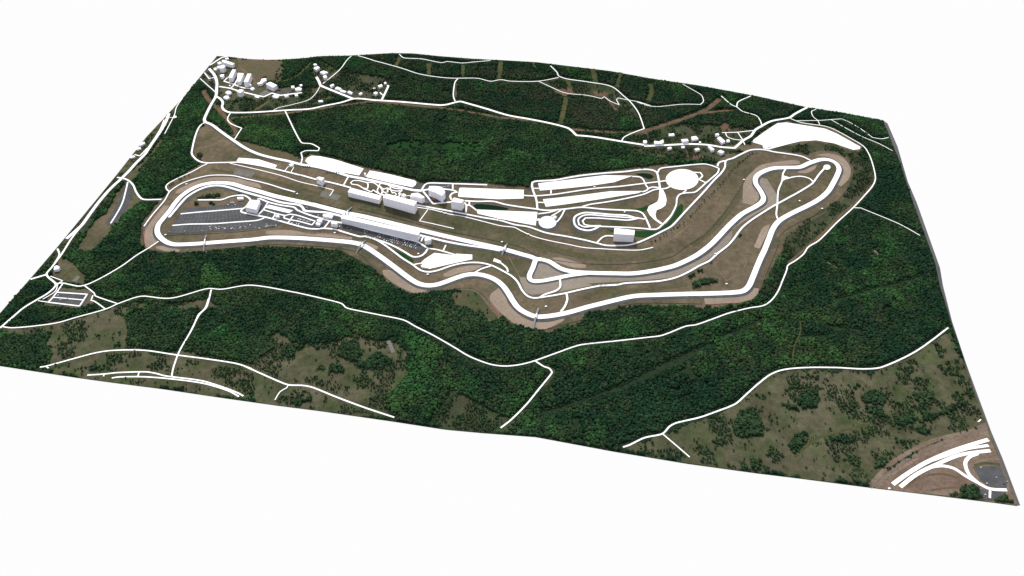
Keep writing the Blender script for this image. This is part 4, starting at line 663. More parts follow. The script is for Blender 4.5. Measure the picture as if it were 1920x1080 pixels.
# low sheds and marshal posts
def hut(zk, x, y, label, s=5., h=3., grp='small marshal huts around the circuit', nm='marshal_hut'):
    p = Z(zk, [(x, y)]); a, b, c = (float(v[0]) for v in G(p[:, 0], p[:, 1])); r = empty(nm, (a, b, c-.3), label, 'hut', grp, rz=.3)
    def bx(n_, x0, x1, y0, y1, z0, z1, m):
        V = [(i, j, k_) for k_ in (z0, z1) for j in (y0, y1) for i in (x0, x1)]
        meshobj(n_, V, [(0, 2, 3, 1), (4, 5, 7, 6), (0, 1, 5, 4), (1, 3, 7, 5), (3, 2, 6, 7), (2, 0, 4, 6)], m, r)
    bx('wall', -s/2, s/2, -s/3, s/3, 0, h, M['metal']); bx('roof', -s/2-.5, s/2+.5, -s/3-.5, s/3+.5, h+.01, h+.4, M['roof'])
for a in (('R3', 1715, 785, 'pale marshal hut on the grass above the pit exit gantry'), ('R4', 677, 674, 'pale marshal hut on the lower path above the start straight'), ('R3', 305, 708, 'pale marshal hut on the gravel below the paddock'),
          ('R5', 772, 568, 'white marshal hut left of the upper right gravel trap'), ('R5', 1300, 763, 'white marshal hut outside the right hand bend'), ('R5', 1148, 711, 'white marshal hut inside the long right loop'), ('R9', 943, 335, 'white marshal hut near the lower right corner of the infield'),
          ('R8', 583, 271, 'white marshal hut under the left bend below the angular yard'), ('R2', 1428, 379, 'white marshal hut at the end of the upper service road'), ('R2', 318, 725, 'white marshal hut at the lower left corner of the striped car park'),
          ('R2', 495, 297, 'white marshal hut on the upper left service road'), ('R9', 867, 131, 'white marshal hut on the inner service road at the right'), ('R3', 1010, 885, 'grey hut inside the small road loop below the paddock'), ('R3', 1205, 532, 'pale double hut on the path right of the grandstand'),
          ('R3', 1242, 542, 'pale hut next to the double hut on the path right of the grandstand'), ('R3', 1685, 590, 'pale hut on the road at the lower edge of the wedge shaped yard'), ('RD', 858, 208, 'white marshal hut right of the big footbridge'), ('R3', 1090, 1058, 'pale marshal hut under the corner of the angular yard'),
          ('R4', 1490, 488, 'pale hut above the kart ring'), ('R4', 1235, 276, 'pale hut between the two long strips'), ('R11', 750, 885, 'white van-sized hut on bare ground by the motorway end')):
    hut(*a)
hut('RA', 1215, 655, 'low grey shed on the lower left tip of the big white field', 16, 3, None, 'shed')
hut('R1', 1628, 345, 'red roofed shed in the hamlet', 8, 3, None, 'shed')
for z, x, y, w_ in (('RA', 272, 797, 5),):
    p = Z(z, [(x, y)]); drape('swimming_pool', np.array([(p[0,0]-2,p[0,1]-1.2),(p[0,0]+2,p[0,1]-1.4),(p[0,0]+2.2,p[0,1]+1.2),(p[0,0]-2,p[0,1]+1.2)]), M['blue'], 'pad', kind=None, label='bright blue pool beside the many-cornered white house', category='pool')

# ------------------------------------------------------------------ footbridges over the track
def bridge(a, b, t0, t1, wd, label, hgt=6.):
    """a,b: pixel ends; t0..t1: the part over the track"""
    W = world(np.array([a, b])); A, Bp = W; z0 = float(hz(*A)); z1 = float(hz(*Bp)); L_ = np.hypot(*(Bp-A)); ang = math.atan2(*(Bp-A)[::-1])
    r = empty('footbridge', (*A, z0), label, 'footbridge', 'grey footbridges over the track', rz=ang)
    def slab(nm, x0, x1, y0, y1, za, zb, th, m):
        V = [(x0, y0, za-th), (x1, y0, zb-th), (x1, y1, zb-th), (x0, y1, za-th), (x0, y0, za), (x1, y0, zb), (x1, y1, zb), (x0, y1, za)]
        meshobj(nm, V, [(0, 3, 2, 1), (4, 5, 6, 7), (0, 1, 5, 4), (1, 2, 6, 5), (2, 3, 7, 6), (3, 0, 4, 7)], m, r)
    dz = z1-z0; zt = max(0, dz)+hgt; x0 = L_*t0; x1 = L_*t1
    slab('stair', 0, x0, -wd/2, wd/2, .5, zt, .6, M['metal']); slab('stair', x1, L_, -wd/2, wd/2, zt, dz+.5, .6, M['metal'])
    slab('deck', x0, x1, -wd/2, wd/2, zt, zt, .6, M['road'])
    for s_ in (-1, 1): slab('railing', x0, x1, s_*wd/2-.12, s_*wd/2+.12, zt+1.1, zt+1.1, 1.1, M['metal'])
    for xx in (x0, x1): slab('pillar', xx-.6, xx+.6, -wd/2+.3, wd/2-.3, zt-.61, zt-.61, zt, M['metal'])
bridge(tuple(Z('R2', [(660,722)])[0]), tuple(Z('R2', [(637,868)])[0]), .32, .6, 4.5, 'grey footbridge under the striped car park')
bridge(tuple(Z('R3', [(568,768)])[0]), tuple(Z('R3', [(483,878)])[0]), .25, .5, 4.5, 'grey footbridge below the paddock car park')
bridge(tuple(Z('R3', [(450,487)])[0]), tuple(Z('R3', [(395,565)])[0]), .55, .95, 4.5, 'grey footbridge at the left end of the pit building')
bridge(tuple(Z('R3', [(1760,797)])[0]), tuple(Z('R3', [(1715,893)])[0]), .3, .65, 6, 'grey footbridge right of the pit exit')
bridge(tuple(Z('RD', [(670,235)])[0]), tuple(Z('RD', [(500,880)])[0]), .28, .42, 5.5, 'longest footbridge, over the lowest bend of the track', 7.)

# ------------------------------------------------------------------ barriers: low continuous walls
def wall_line(name, pix, m, th, hh, label, cat, group=None):
    P = smooth(world(pix), 6.); d = np.gradient(P, axis=0); d /= np.hypot(d[:, 0], d[:, 1])[:, None]; nr = np.stack([-d[:, 1], d[:, 0]], 1)
    z = hz(P[:, 0], P[:, 1]); a = P+nr*th/2; b = P-nr*th/2; n_ = len(P)
    V = np.concatenate([np.column_stack([a, z-.2]), np.column_stack([a*.75+b*.25, z+hh]), np.column_stack([a*.25+b*.75, z+hh]), np.column_stack([b, z-.2])]); Fc = []
    for k_ in range(3):
        for i in range(n_-1): Fc.append((k_*n_+i, k_*n_+i+1, (k_+1)*n_+i+1, (k_+1)*n_+i))
    o = meshobj(name, V, Fc, m); o['label'] = label; o['category'] = cat
    if group: o['group'] = group
GB = 'grey safety barriers around the circuit'; RB_ = 'red tyre barriers at the gravel traps'
for zs, l in ((J('R2', [(160,845),(250,862),(350,872),(500,870),(700,850),(1000,820),(1200,805),(1500,812),(1800,835)], 'R8', [(0,95),(80,110),(150,150),(200,210),(280,280),(380,355),(470,400),(560,412),(650,400),(740,372),(830,360),(900,370),(960,410),(1005,465)]), 'grey barrier line along the lower edge of the circuit below the car park'),
          (J('R8', [(1350,645),(1420,630),(1550,595),(1700,555),(1872,505)], 'R9', [(150,515),(300,470),(450,462),(780,468)]), 'grey barrier line below the lower right straight'),
          (J('R9', [(1165,400),(1200,300),(1250,180),(1300,50)], 'R5', [(1010,960),(1060,900),(1200,830),(1330,770),(1420,690),(1500,590)]), 'grey barrier line outside the long right hand straight'),
          (J('R3', [(500,500),(900,600),(1200,680),(1600,760),(1890,830)], 'R4', [(760,860),(1000,905),(1250,925),(1450,925),(1650,910),(1890,860)], 'R5', [(380,1020),(500,945),(600,840),(660,760),(720,670),(780,570)]), 'thin dark barrier line above the start straight and round the right bend'),
          (J('R2', [(330,725),(700,712),(1000,690),(1240,655)]), 'grey barrier along the lower edge of the striped car park'),
          (J('R2', [(120,650),(122,740),(140,800),(165,838)]), 'grey barrier curving round the far left gravel trap'),
          (J('R2', [(1440,440),(1600,455),(1890,530)]), 'thin barrier beside the pit entry'),
          (J('RA', [(520,1080),(680,950),(800,850),(960,795)]), 'dark fence line at the upper right under the service road')):
    wall_line('crash_barrier', zs, M['rail'], 1.9, 1.1, l, 'barrier', GB)
for zs, l in ((Z('R8', [(1010,470),(1090,550),(1200,615),(1290,640),(1350,645)]), 'long red barrier below the lowest gravel trap'), (Z('R9', [(810,472),(950,464),(1100,452),(1150,415)]), 'red barrier round the lower right gravel trap'),
              (Z('R2', [(135,690),(142,780),(155,838)]), 'red barrier on the far left gravel trap'), (Z('R2', [(200,600),(235,555),(290,490)]), 'red barrier dots along the upper left gravel trap'), (Z('R3', [(1130,734),(1230,757),(1340,785)]), 'bright red stripe of barrier at the pit exit'),
              (Z('R3', [(80,708),(250,712),(420,735)]), 'thin red barrier on the gravel below the paddock'), (Z('R9', [(748,423),(778,423)]), 'short red barrier under the lower right straight'), (Z('R8', [(300,208),(330,232)]), 'short red barrier below the left downhill bend'),
              (Z('R2', [(180,842),(205,840)]), 'short red barrier where the forest road meets the track'), (Z('RC', [(1290,150),(1380,155),(1480,150)]), 'reddish strip on the top edge of the village field')):
    wall_line('tyre_barrier', zs, M['red'], 2.2, 1.3, l, 'barrier', RB_)

# ------------------------------------------------------------------ cars
def car_mesh(paint):
    bm = bmesh.new()
    def loft(secs, mi):
        rings = [[bm.verts.new(p) for p in s_] for s_ in secs]
        for a, b in zip(rings, rings[1:]):
            for i in range(len(a)):
                f = bm.faces.new((a[i], a[(i+1) % len(a)], b[(i+1) % len(b)], b[i])); f.material_index = mi
        f = bm.faces.new(rings[-1]); f.material_index = mi
        f = bm.faces.new(rings[0][::-1]); f.material_index = mi
    rect = lambda x0, x1, w_, z: [(x0, -w_, z), (x1, -w_, z), (x1, w_, z), (x0, w_, z)]
    loft([rect(-2.25, 2.25, .9, .3), rect(-2.3, 2.3, .93, .6), rect(-2.2, 2.1, .88, .95)], 0)
    loft([rect(-1.9, 1.1, .84, .951), rect(-1.45, .5, .72, 1.4)], 1)
    loft([rect(-1.4, .45, .72, 1.401), rect(-1.35, .4, .68, 1.47)], 0)
    for x in (-1.4, 1.4):
        for y in (-.85, .85):
            m_ = bmesh.ops.create_cone(bm, cap_ends=True, segments=10, radius1=.33, radius2=.33, depth=.22)
            bmesh.ops.rotate(bm, verts=m_['verts'], matrix=__import__('mathutils').Matrix.Rotation(math.pi/2, 3, 'X')); bmesh.ops.translate(bm, verts=m_['verts'], vec=(x, y, .33))
            for f in {f for v_ in m_['verts'] for f in v_.link_faces}: f.material_index = 2
    me_ = bpy.data.meshes.new('car'); bm.to_mesh(me_); bm.free(); me_.materials.append(M[paint]); me_.materials.append(M['glass']); me_.materials.append(M['tyre']); return me_
CM = {k: car_mesh('car_'+k) for k in ('white', 'red', 'blue', 'black', 'silver')}
ci = [0]
def cars(zk, pts, place, cols, ang=0.):
    for i, (x, y) in enumerate(pts):
        c = cols[i % len(cols)]; p = Z(zk, [(x, y)]); a, b, z = (float(v_[0]) for v_ in G(p[:, 0], p[:, 1]))
        o = bpy.data.objects.new('car', CM[c]); COL.objects.link(o); o.location = (a, b, z+.63); o.rotation_euler = (0, 0, ang+random.uniform(-.1, .1)); o.scale = (1.15, 1.2, 1.1)
        o['label'] = f'{c} car parked {place}'; o['category'] = 'car'; o['group'] = f'{c} cars parked {place}'
rr = random.Random(3)
cars('R2', [(690,655),(693,672),(700,680),(728,655),(742,662),(747,675),(768,655),(765,672),(795,662),(820,672),(815,665),(868,672),(880,665),(893,675),(940,672),(948,660),(990,655),(1000,668),(1030,640),(1075,660),(1108,668),(1170,635),(1165,652),(1180,650),(1205,645),(1228,648),(1248,642)], 'along the lower edge of the striped car park',
     ['white','silver','red','black','white','silver','red','white','red','white','silver'], .1)
cars('R2', [(480,693),(620,688),(630,690),(347,700),(380,675)], 'alone in the lower left of the striped car park', ['silver','blue','blue','red','black'], .1)
cars('R2', [(843,468),(868,452),(880,448),(893,452),(905,468)], 'near the hut above the striped car park', ['white','silver','white','white','silver'], .8)
pp = [[], [], []]
for t in np.linspace(0, 1, 26):
    bx_, by_ = 555+445*t, 695+105*t
    for j_, dy in enumerate((0, 22, 42)):
        if rr.random() < .7: pp[j_].append((bx_+dy*.15+rr.uniform(-4, 4), by_+dy+rr.uniform(-3, 3)-4))
for j_, pl in enumerate(('upper', 'middle', 'lower')):
    for h_, side in ((0, 'left'), (1, 'right')):
        q_ = pp[j_][:len(pp[j_])//2] if h_ == 0 else pp[j_][len(pp[j_])//2:]
        cars('R3', q_, f'in the {side} half of the {pl} row below the pit building', ['white','silver','black','red','white','blue','silver','black','silver','white','red'][j_*2:]+['white'], 1.2)
cars('R3', [(345,652),(415,660),(445,680)], 'at the left end of the paddock car park', ['white','silver','black'], 1.)
cars('RE', [(690,445),(715,450),(735,455),(765,465),(785,465),(800,478),(835,485),(862,495),(890,480),(590,510),(665,520),(700,530)], 'inside the looped paddock car park', ['white','silver','white','blue','silver','black','white','red','silver'], 1.)
cars('RE', [(830,258),(195,368),(1020,385)], 'alone on the asphalt beside the start straight', ['red','red','silver'], .3)
cars('R11', [(1525,705),(1575,840),(1655,790),(1745,825),(1560,935),(1720,845)], 'in the asphalt yard at the lower right corner', ['white','white','silver','silver','white','black'], .5)
cars('R7', [(380,815),(395,845),(370,855),(440,838)], 'in the small car park at the lower left', ['white','white','blue','silver'], .3)
cars('RB', [(1590,240),(1610,235),(1560,250),(1530,250),(1640,240)], 'behind the angular fanned building', ['silver','white','silver','white','black'], .3)
# orange and blue stall tents
def tent(zk, x, y, label, col_):
    p = Z(zk, [(x, y)]); a, b, z = (float(v_[0]) for v_ in G(p[:, 0], p[:, 1])); s_ = 4.
    V = [(-s_, -s_, 2.2), (s_, -s_, 2.2), (s_, s_, 2.2), (-s_, s_, 2.2), (0, 0, 4.5)]
    r = empty('stall_tent', (a, b, z), label, 'tent', None, .3); meshobj('canopy', V, [(0, 1, 4), (1, 2, 4), (2, 3, 4), (3, 0, 4)], col_, r)
    for sx in (-1, 1):
        for sy in (-1, 1):
            c = .1; cx, cy = sx*(s_-.2), sy*(s_-.2)
            V = [(cx+i*c, cy+j*c, k_) for k_ in (0, 2.3) for j in (-1, 1) for i in (-1, 1)]
            meshobj('leg', V, [(0, 2, 3, 1), (4, 5, 7, 6), (0, 1, 5, 4), (1, 3, 7, 5), (3, 2, 6, 7), (2, 0, 4, 6)], M['metal'], r)
tent('RB', 1387, 430, 'orange tent in the yard of the angular fanned building', mat('orange_cloth', (.6, .15, .03)))
tent('RB', 1297, 490, 'blue tent between the taller grandstand and the road', mat('blue_cloth', (.06, .08, .4)))
tent('R1', 1630, 348, 'red tent roof beside the side lane in the hamlet', M['car_red'])

# ------------------------------------------------------------------ trees one can tell apart
def leafy(seed, nclump=14, leaves=34):
    """crown of many small leaf clumps around a lumpy core"""
    r_ = random.Random(seed); bm = bmesh.new()
    bmesh.ops.create_icosphere(bm, subdivisions=2, radius=.82)
    for v_ in bm.verts: v_.co *= r_.uniform(.72, 1.15); v_.co.z *= .8
    core = list(bm.faces)
    for _ in range(nclump):
        th = r_.uniform(0, math.tau); zc = r_.uniform(-.35, .75); rad = math.sqrt(max(0, 1-zc*zc*.8))*r_.uniform(.6, .95); c = Vector((rad*math.cos(th), rad*math.sin(th), zc*.8))
        for _ in range(leaves//2):
            d = Vector((r_.gauss(0, 1), r_.gauss(0, 1), r_.gauss(0, 1))).normalized(); p = c+d*r_.uniform(.1, .3); a = d.orthogonal().normalized()*.13; b = d.cross(a).normalized()*.13
            bm.faces.new([bm.verts.new(p+a), bm.verts.new(p+b), bm.verts.new(p-a), bm.verts.new(p-b)])
    me_ = bpy.data.meshes.new('crown'); bm.to_mesh(me_); bm.free(); return me_
def trunkm():
    bm = bmesh.new(); bmesh.ops.create_cone(bm, cap_ends=True, segments=7, radius1=.09, radius2=.045, depth=1.); bmesh.ops.translate(bm, verts=bm.verts, vec=(0, 0, .5))
    me_ = bpy.data.meshes.new('trunk'); bm.to_mesh(me_); bm.free(); me_.materials.append(M['bark']); return me_
def foliage(name, c, c2, rnd=.35):
    return mat(name, c, c2=c2, var=.25, scale=.008, detail=3, rnd=rnd)
FM = dict(dark=foliage('foliage_dark', (.012, .033, .018), (.019, .041, .020)), mid=foliage('foliage_mid', (.018, .049, .020), (.029, .053, .022)), bright=foliage('foliage_bright', (.026, .078, .027), (.038, .080, .027)),
          brown=foliage('foliage_brown', (.024, .038, .021), (.036, .044, .025)), shrub=foliage('foliage_shrub', (.017, .040, .020), (.032, .056, .026)))
CR = [leafy(i) for i in range(4)]
for c in CR: c.materials.append(FM['shrub'])
TM = trunkm()
def tree(x, y, r, h, label, group, nm='tree', cat='tree', i=0, z=None):
    z = float(hz(x, y)) if z is None else z
    o = bpy.data.objects.new(nm, None); COL.objects.link(o); o.location = (x, y, z); o.rotation_euler = (0, 0, random.uniform(0, 6.28)); o.empty_display_size = 1
    o['label'] = label; o['category'] = cat; o['group'] = group
    c = bpy.data.objects.new('crown', CR[i % 4]); COL.objects.link(c); c.parent = o; c.location = (0, 0, h-r*.75); c.scale = (r, r*random.uniform(.85, 1.1), max(r*.95, h*.4))
    t_ = bpy.data.objects.new('trunk', TM); COL.objects.link(t_); t_.parent = o; t_.scale = (h*.35, h*.35, h-r*.7)
av = smooth(world(Z('R5', [(155,990),(230,945),(300,900),(400,830),(480,740),(560,660),(640,575),(700,500),(760,440),(830,392)])), 13.)
for i, q in enumerate(av):
    if random.random() < .12: continue
    tree(q[0]+random.uniform(-3, 3), q[1]+random.uniform(-2, 2), random.uniform(2.2, 3.4), random.uniform(5, 8), ('small dark tree in the lower left third of the long slope row', 'small dark tree in the middle third of the long slope row', 'small dark tree in the upper right third of the long slope row')[min(2, 3*i//len(av))], 'row of small trees along the slope', i=i)
def scatter(poly, n_, label, group, rmin=1.6, rmax=4.2, where=()):
    lo = poly.min(0); hi = poly.max(0); c = 0; tries = 0
    while c < n_ and tries < n_*40:
        tries += 1; p = np.array([[random.uniform(lo[0], hi[0]), random.uniform(lo[1], hi[1])]])
        if not inside(p[:, 0], p[:, 1], poly)[0]: continue
        x, y, z = (float(v_[0]) for v_ in G(p[:, 0], p[:, 1])); kk = cover(p[:, 0], p[:, 1], np.array([x]), np.array([y]))[0][0]
        if kk not in (1, 2): continue
        if any((x-a)**2+(y-b)**2 < (w_+1)**2 for a, b, w_ in CLR): continue
        r = rmin+(rmax-rmin)*random.random()**2
        sz = 'tiny' if r < rmin+(rmax-rmin)*.12 else 'small' if r < rmin+(rmax-rmin)*.45 else 'large'
        wh = ''
        for t_, f_ in where:
            if f_(*p[0]): wh = t_; break
        tree(x, y, r, r*random.uniform(1.5, 2.2), sz+' '+label+wh, group, 'shrub', 'shrub', c, z); c += 1
scatter(SCRUB[3][0], 200, 'dark green shrub on the lower right meadow, ', 'single shrubs on the lower right meadow', where=(('below the white road spur', lambda x, y: x < 1330), ('near the cut lower edge', lambda x, y: y > 845), ('near the cut right edge', lambda x, y: x > 1760), ('just under the long white road', lambda x, y: y < 725), ('above the motorway ramp', lambda x, y: x > 1620 and y > 790), ('in its middle', lambda x, y: x < 1560), ('in its right half', lambda x, y: True)))
scatter(SCRUB[1][0], 55, 'dark green shrub in the lower left clearing, ', 'single shrubs in the lower left clearing', where=(('below the white track', lambda x, y: y > 700+.33*(x-460)), ('beside the grey scree', lambda x, y: x > 690), ('above the white track', lambda x, y: True)))
scatter(SCRUB[0][0], 50, 'dark green shrub on the lower left strip, ', 'single shrubs on the lower left strip', where=(('above the upper white track', lambda x, y: y < 655), ('right of the crossing track', lambda x, y: x > 330), ('left of the crossing track', lambda x, y: True)))
scatter(OPEN[5], 8, 'round green tree on the grass left of the lowest gravel trap', 'trees left of the lowest gravel trap', 2.5, 5)
for i, (a, b) in enumerate([(430,240),(450,255),(480,232),(440,262),(515,222),(355,310),(385,290),(370,300)]):
    p = Z('R2', [(a, b)]); x, y, z = (float(v_[0]) for v_ in G(p[:, 0], p[:, 1])); tree(x, y, 3, 6, 'small dark tree beside the service road bend at the far left of the circuit', 'small trees at the left service road', i=i, z=z)
for i, a in enumerate(list(range(1040, 1150, 22))+list(range(1480, 1540, 18))+list(range(1680, 1800, 20))):
    p = Z('R2', [(a, 0+{True: 38, False: 0}[a < 1200]+(150 if 1400 < a < 1600 else 0)+(202 if a > 1600 else 0))])
    if a < 1200: continue
    x, y, z = (float(v_[0]) for v_ in G(p[:, 0], p[:, 1])); tree(x, y, 2.4, 5, 'small dark tree in the short row under the main road', 'short row of trees under the main road', i=i, z=z)

# ------------------------------------------------------------------ woods
def gn_wood():
    g = bpy.data.node_groups.new('wood_trees', 'GeometryNodeTree')
    g.interface.new_socket('Geometry', in_out='INPUT', socket_type='NodeSocketGeometry'); g.interface.new_socket('Material', in_out='INPUT', socket_type='NodeSocketMaterial')
    g.interface.new_socket('Geometry', in_out='OUTPUT', socket_type='NodeSocketGeometry')
    N = g.nodes.new; Lk = g.links.new
    i = N('NodeGroupInput'); o = N('NodeGroupOutput'); ico = N('GeometryNodeMeshIcoSphere'); ico.inputs['Radius'].default_value = 1; ico.inputs['Subdivisions'].default_value = 2
    sp = N('GeometryNodeSetPosition'); rv = N('FunctionNodeRandomValue'); rv.data_type = 'FLOAT_VECTOR'; rv.inputs['Min'].default_value = (-.27,)*3; rv.inputs['Max'].default_value = (.27,)*3
    Lk(ico.outputs['Mesh'], sp.inputs['Geometry']); Lk(rv.outputs['Value'], sp.inputs['Offset'])
    ss = N('GeometryNodeSetShadeSmooth'); ss.inputs['Shade Smooth'].default_value = False; Lk(sp.outputs[0], ss.inputs[0])
    sm = N('GeometryNodeSetMaterial'); Lk(ss.outputs[0], sm.inputs['Geometry']); Lk(i.outputs['Material'], sm.inputs['Material'])
    ip = N('GeometryNodeInstanceOnPoints'); Lk(i.outputs['Geometry'], ip.inputs['Points']); Lk(sm.outputs[0], ip.inputs['Instance'])
    a1 = N('GeometryNodeInputNamedAttribute'); a1.data_type = 'FLOAT_VECTOR'; a1.inputs['Name'].default_value = 'scl'; Lk(a1.outputs['Attribute'], ip.inputs['Scale'])
    a2 = N('GeometryNodeInputNamedAttribute'); a2.data_type = 'FLOAT_VECTOR'; a2.inputs['Name'].default_value = 'rot'; Lk(a2.outputs['Attribute'], ip.inputs['Rotation'])
    Lk(ip.outputs[0], o.inputs[0]); return g
GN = gn_wood(); MATID = [s_.identifier for s_ in GN.interface.items_tree if s_.name == 'Material'][0]
def wood(name, x, y, r, hh, m, label, cat):
    if len(x) == 0: return
    me_ = bpy.data.meshes.new(name); me_.vertices.add(len(x)); z = hz(x, y)+hh*.5
    me_.vertices.foreach_set('co', np.stack([x, y, z], 1).astype(np.float32).ravel())
    a = me_.attributes.new('scl', 'FLOAT_VECTOR', 'POINT'); a.data.foreach_set('vector', np.stack([r, r, hh*.5], 1).astype(np.float32).ravel())
    a = me_.attributes.new('rot', 'FLOAT_VECTOR', 'POINT'); a.data.foreach_set('vector', np.stack([RNG.uniform(-.3, .3, len(x)), RNG.uniform(-.3, .3, len(x)), RNG.uniform(0, 6.28, len(x))], 1).astype(np.float32).ravel())
    me_.materials.append(m)
    o = bpy.data.objects.new(name, me_); COL.objects.link(o); md = o.modifiers.new('trees', 'NODES'); md.node_group = GN; md[MATID] = m
    o['kind'] = 'stuff'; o['label'] = label; o['category'] = cat
# tree positions
SPC = 6.6
allx = np.array([c[0] for c in CW]); ally = np.array([c[1] for c in CW])
X, Y = np.meshgrid(np.arange(allx.min(), allx.max(), SPC), np.arange(ally.min(), ally.max(), SPC)); X = X.ravel()+RNG.uniform(-.42, .42, X.size)*SPC; Y = Y.ravel()+RNG.uniform(-.42, .42, Y.size)*SPC
u_, v_ = xy2uv(X, Y); e = .0022; kp = (u_ > e) & (u_ < 1-e) & (v_ > e) & (v_ < 1-e); X = X[kp]; Y = Y[kp]; v_ = v_[kp]
Zz = hz(X, Y); PX, PY = proj(X, Y, Zz); kp = (PX > -30) & (PY < 1080); kp0 = kp; X, Y, PX, PY = X[kp], Y[kp], PX[kp], PY[kp]
kk, dd = cover(PX, PY, X, Y)
cl = .48*vn(X, Y, 46, 71)+.32*vn(X, Y, 20, 73)+.20*vn(X, Y, 8, 75)       # clumps in the scrub
cl = np.argsort(np.argsort(cl))/len(cl)
keep = ((kk == 0) | (kk == 3) | ((kk == 2) & (cl > 1-dd*.92)))
keep &= ~((kk == 0) & (.5*vn(X, Y, 90, 91)+.5*vn(X, Y, 21, 93) < .13))
for poly in (Z('R10', [(450,650),(520,632),(620,640),(720,645),(700,690),(580,695),(460,690)]), Z('R10', [(80,660),(200,625),(330,632),(300,665),(220,690),(150,700),(100,690)]),
             Z('R10', [(1225,280),(1340,270),(1350,310),(1290,325),(1230,300)]), Z('RA', [(110,180),(270,85),(350,200),(350,300),(170,320)])): keep &= ~(inside(PX, PY, poly) & (RNG.random(len(X)) < .93))
for _k, p_ in [PADS[9]]+[(k_, q_) for k_, q_ in PADS[:9]]: keep &= ~inside(PX, PY-3, Z(_k, p_)) & ~inside(PX, PY-6, Z(_k, p_)) & ~inside(PX+3, PY-2, Z(_k, p_)) & ~inside(PX, PY+3, Z(_k, p_)) & ~inside(PX, PY+5.5, Z(_k, p_)) & ~inside(PX-3, PY-2, Z(_k, p_)) & ~inside(PX, PY, Z(_k, p_))
# keep the strips along roads free
cs = 2.; x0 = allx.min()-50; y0 = ally.min()-50; nx = int((allx.max()-x0+60)/cs); ny = int((ally.max()-y0+60)/cs); grid = np.zeros((ny, nx), bool)
def mark(x, y, r):
    i0 = int((x-r-x0)/cs); i1 = int((x+r-x0)/cs)+1; j0 = int((y-r-y0)/cs); j1 = int((y+r-y0)/cs)+1
    if i1 < 0 or j1 < 0 or i0 >= nx or j0 >= ny: return
    i0 = max(i0, 0); j0 = max(j0, 0); jj, ii = np.mgrid[j0:min(j1, ny), i0:min(i1, nx)]
    grid[jj, ii] |= ((ii+.5)*cs+x0-x)**2+((jj+.5)*cs+y0-y)**2 < r*r
for x, y, r in CLR:
    mark(x, y, r+1.6); mark(x, y-3.5, r+.6)
    if y > 2000 and r > 1.5: mark(x, y-6.5, r+.4)
near = np.zeros((ny, nx), bool); hold = grid; grid = near
for x, y, r in CLR: mark(x, y+2, r+7); mark(x, y-6, r+4); mark(x, y-10, r+2)
grid = hold
for x, y, r in BCLR: mark(x, y, r)
gi = ((X-x0)/cs).astype(int).clip(0, nx-1); gj = ((Y-y0)/cs).astype(int).clip(0, ny-1); keep &= ~grid[gj, gi]; low = near[gj, gi] | (v_[kp0] < .010)
X, Y, PX, PY, kk, low = X[keep], Y[keep], PX[keep], PY[keep], kk[keep], low[keep]
n_ = len(X); big = .5*fbm(X, Y, 70, 55)+.5*vn(X, Y, 24, 57)
R = 3.3+1.7*RNG.random(n_)+1.3*(big-.5); HH = 6.0+3.4*RNG.random(n_)+5*(big-.5)
sc = kk == 2; R[sc] *= RNG.uniform(.28, .78, sc.sum()); HH[sc] *= RNG.uniform(.4, .8, sc.sum())
tall = RNG.random(n_) < .06; R[tall] *= 1.35; HH[tall] *= 1.25
R[low] = np.minimum(R[low]*.72, 3.0); HH[low] = np.minimum(HH[low]*.5, 3.6)
print('trees', n_)
REG = [
 ('village', Z('P', [(300,90),(600,90),(600,205),(420,212),(395,230),(330,160)]), 'mixed green trees between the houses of the hill village at the top left'),
 ('far', Z('P', [(600,90),(1500,195),(1440,240),(1395,268),(1200,268),(1070,245),(940,215),(860,194),(730,190),(600,200)]), 'dark brownish green wood on the far slope above the forest road'),
 ('north', Z('P', [(400,212),(600,198),(860,195),(940,215),(1070,248),(1250,275),(1395,268),(1400,290),(1260,318),(1000,345),(840,348),(560,305),(380,260)]), 'dense green wood between the forest road and the race circuit'),
 ('west', Z('P', [(180,90),(400,90),(400,240),(362,300),(300,372),(262,470),(160,532),(0,610),(0,300)]), 'green wood down the left side beyond the circuit loop'),
 ('lowleft', Z('P', [(-100,600),(60,612),(240,565),(400,541),(480,535),(640,569),(650,580),(700,620),(760,700),(740,800),(-100,900)]), 'bushy woodland at the lower left below the forest track'),
 ('south', Z('P', [(160,535),(262,465),(640,465),(800,540),(1000,620),(1430,570),(1440,590),(1180,636),(1010,676),(900,684),(760,615),(640,569),(480,535),(240,565)]), 'dark green wood between the circuit and the forest track below it'),
 ('centre', Z('P', [(640,569),(760,615),(900,684),(1010,676),(1180,636),(1440,590),(1400,742),(1240,812),(1160,850),(740,810),(740,700)]), 'dense dark wood in the lower centre of the land'),
 ('east', None, 'deep green wood covering the right side of the land')]
reg = np.full(n_, len(REG)-1)
for i in range(len(REG)-2, -1, -1): reg[inside(PX, PY, REG[i][1])] = i
scr_ = kk == 2; cop = kk == 3
WEIGHT = dict(village=(.3, .5, .1, .1), far=(.28, .22, .02, .48), north=(.25, .5, .12, .13), west=(.25, .5, .2, .05), lowleft=(.3, .45, .15, .1), south=(.45, .4, .07, .08), centre=(.5, .32, .08, .1), east=(.52, .3, .08, .1))
rk_ = lambda a: np.argsort(np.argsort(a))/len(a)
tone = .42*rk_(fbm(X, Y, 230, 201))+.40*rk_(.6*vn(X, Y, 26, 203)+.4*vn(X, Y, 60, 204))+.18*RNG.random(n_)
tone = np.argsort(np.argsort(tone))/n_
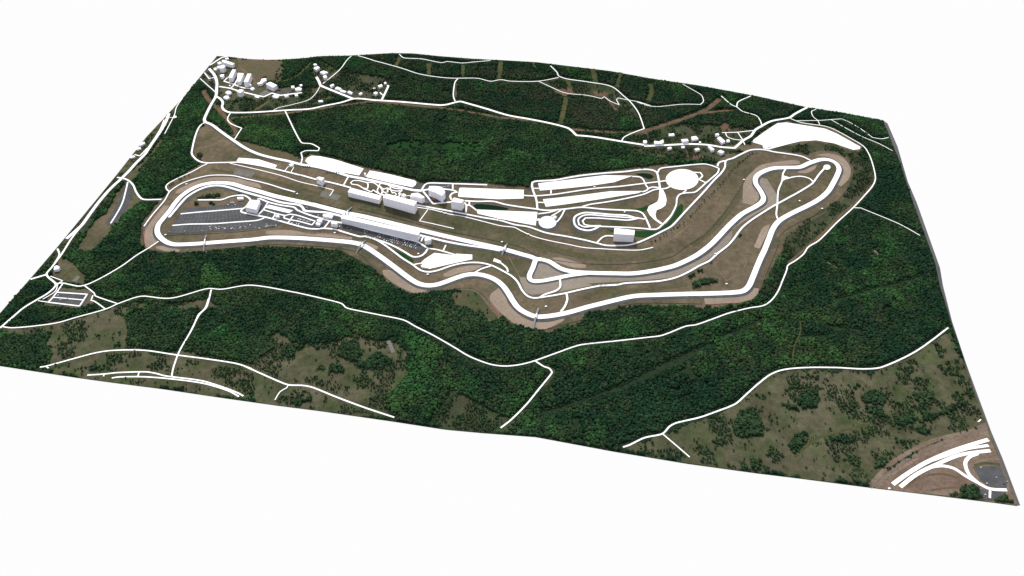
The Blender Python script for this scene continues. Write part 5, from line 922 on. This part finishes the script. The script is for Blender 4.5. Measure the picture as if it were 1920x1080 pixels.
ISB = inside(PX, PY, Z('R8', [(430,650),(560,700),(700,790),(640,860),(560,1080),(350,1080),(420,900),(500,820),(440,740)])) | inside(PX, PY, Z('R7', [(1330,620),(1400,610),(1450,700),(1420,770),(1300,770)]))
for pl in (Z('R9', [(1450,590),(1600,600),(1720,680),(1600,690),(1450,680)]), Z('R15', [(700,800),(800,770),(940,850),(900,920),(740,900)]), Z('R15', [(640,350),(800,330),(860,400),(760,470),(640,440)]), Z('R15', [(1060,320),(1230,300),(1260,440),(1100,430)]),
           Z('R14', [(800,60),(1100,60),(1300,20),(1200,120),(900,200)]), Z('R10', [(870,95),(1160,110),(1170,190),(870,200)]), Z('R10', [(1340,340),(1550,350),(1640,430),(1640,520),(1340,510)]), Z('R10', [(650,130),(820,110),(820,190),(650,190)]), Z('R14', [(1180,150),(1400,200),(1300,300),(1150,260)])):
    z_ = inside(PX, PY, pl); tone[z_] = .34+.10*RNG.random(z_.sum())
for i, (nm, _, lab) in enumerate(REG):
    m0 = (reg == i) & ~scr_ & ~cop; wts = np.cumsum(WEIGHT[nm]); t = tone.copy()
    # tones inside the wood: rank within the wood
    idx = np.where(m0)[0]; rk = np.argsort(np.argsort(t[idx]))/max(1, len(idx)); order = ('dark', 'brown', 'mid', 'bright')
    wmap = dict(zip(('dark', 'mid', 'bright', 'brown'), WEIGHT[nm])); c0 = 0
    for tn, adj in (('dark', 'darkest stands'), ('brown', 'olive brown stands'), ('mid', 'plain green stands'), ('bright', 'brightest green stands')):
        c1 = c0+wmap[tn]; sel = (rk >= c0) & (rk < c1+1e-9 if tn == 'bright' else rk < c1); c0 = c1
        s_ = idx[sel]; b_ = ISB[s_]
        if tn == 'bright': s_ = np.concatenate([s_, idx[ISB[idx] & ~sel]])
        else: s_ = s_[~b_]
        wood('forest', X[s_], Y[s_], R[s_], HH[s_], FM[tn], lab+', its '+adj, 'forest')
    m1 = (reg == i) & (scr_ | cop)
    wood('shrubbery', X[m1], Y[m1], R[m1], HH[m1], FM['shrub'], 'loose clumps of shrubs beside the '+lab.split(' ', 2)[-1], 'shrubs')
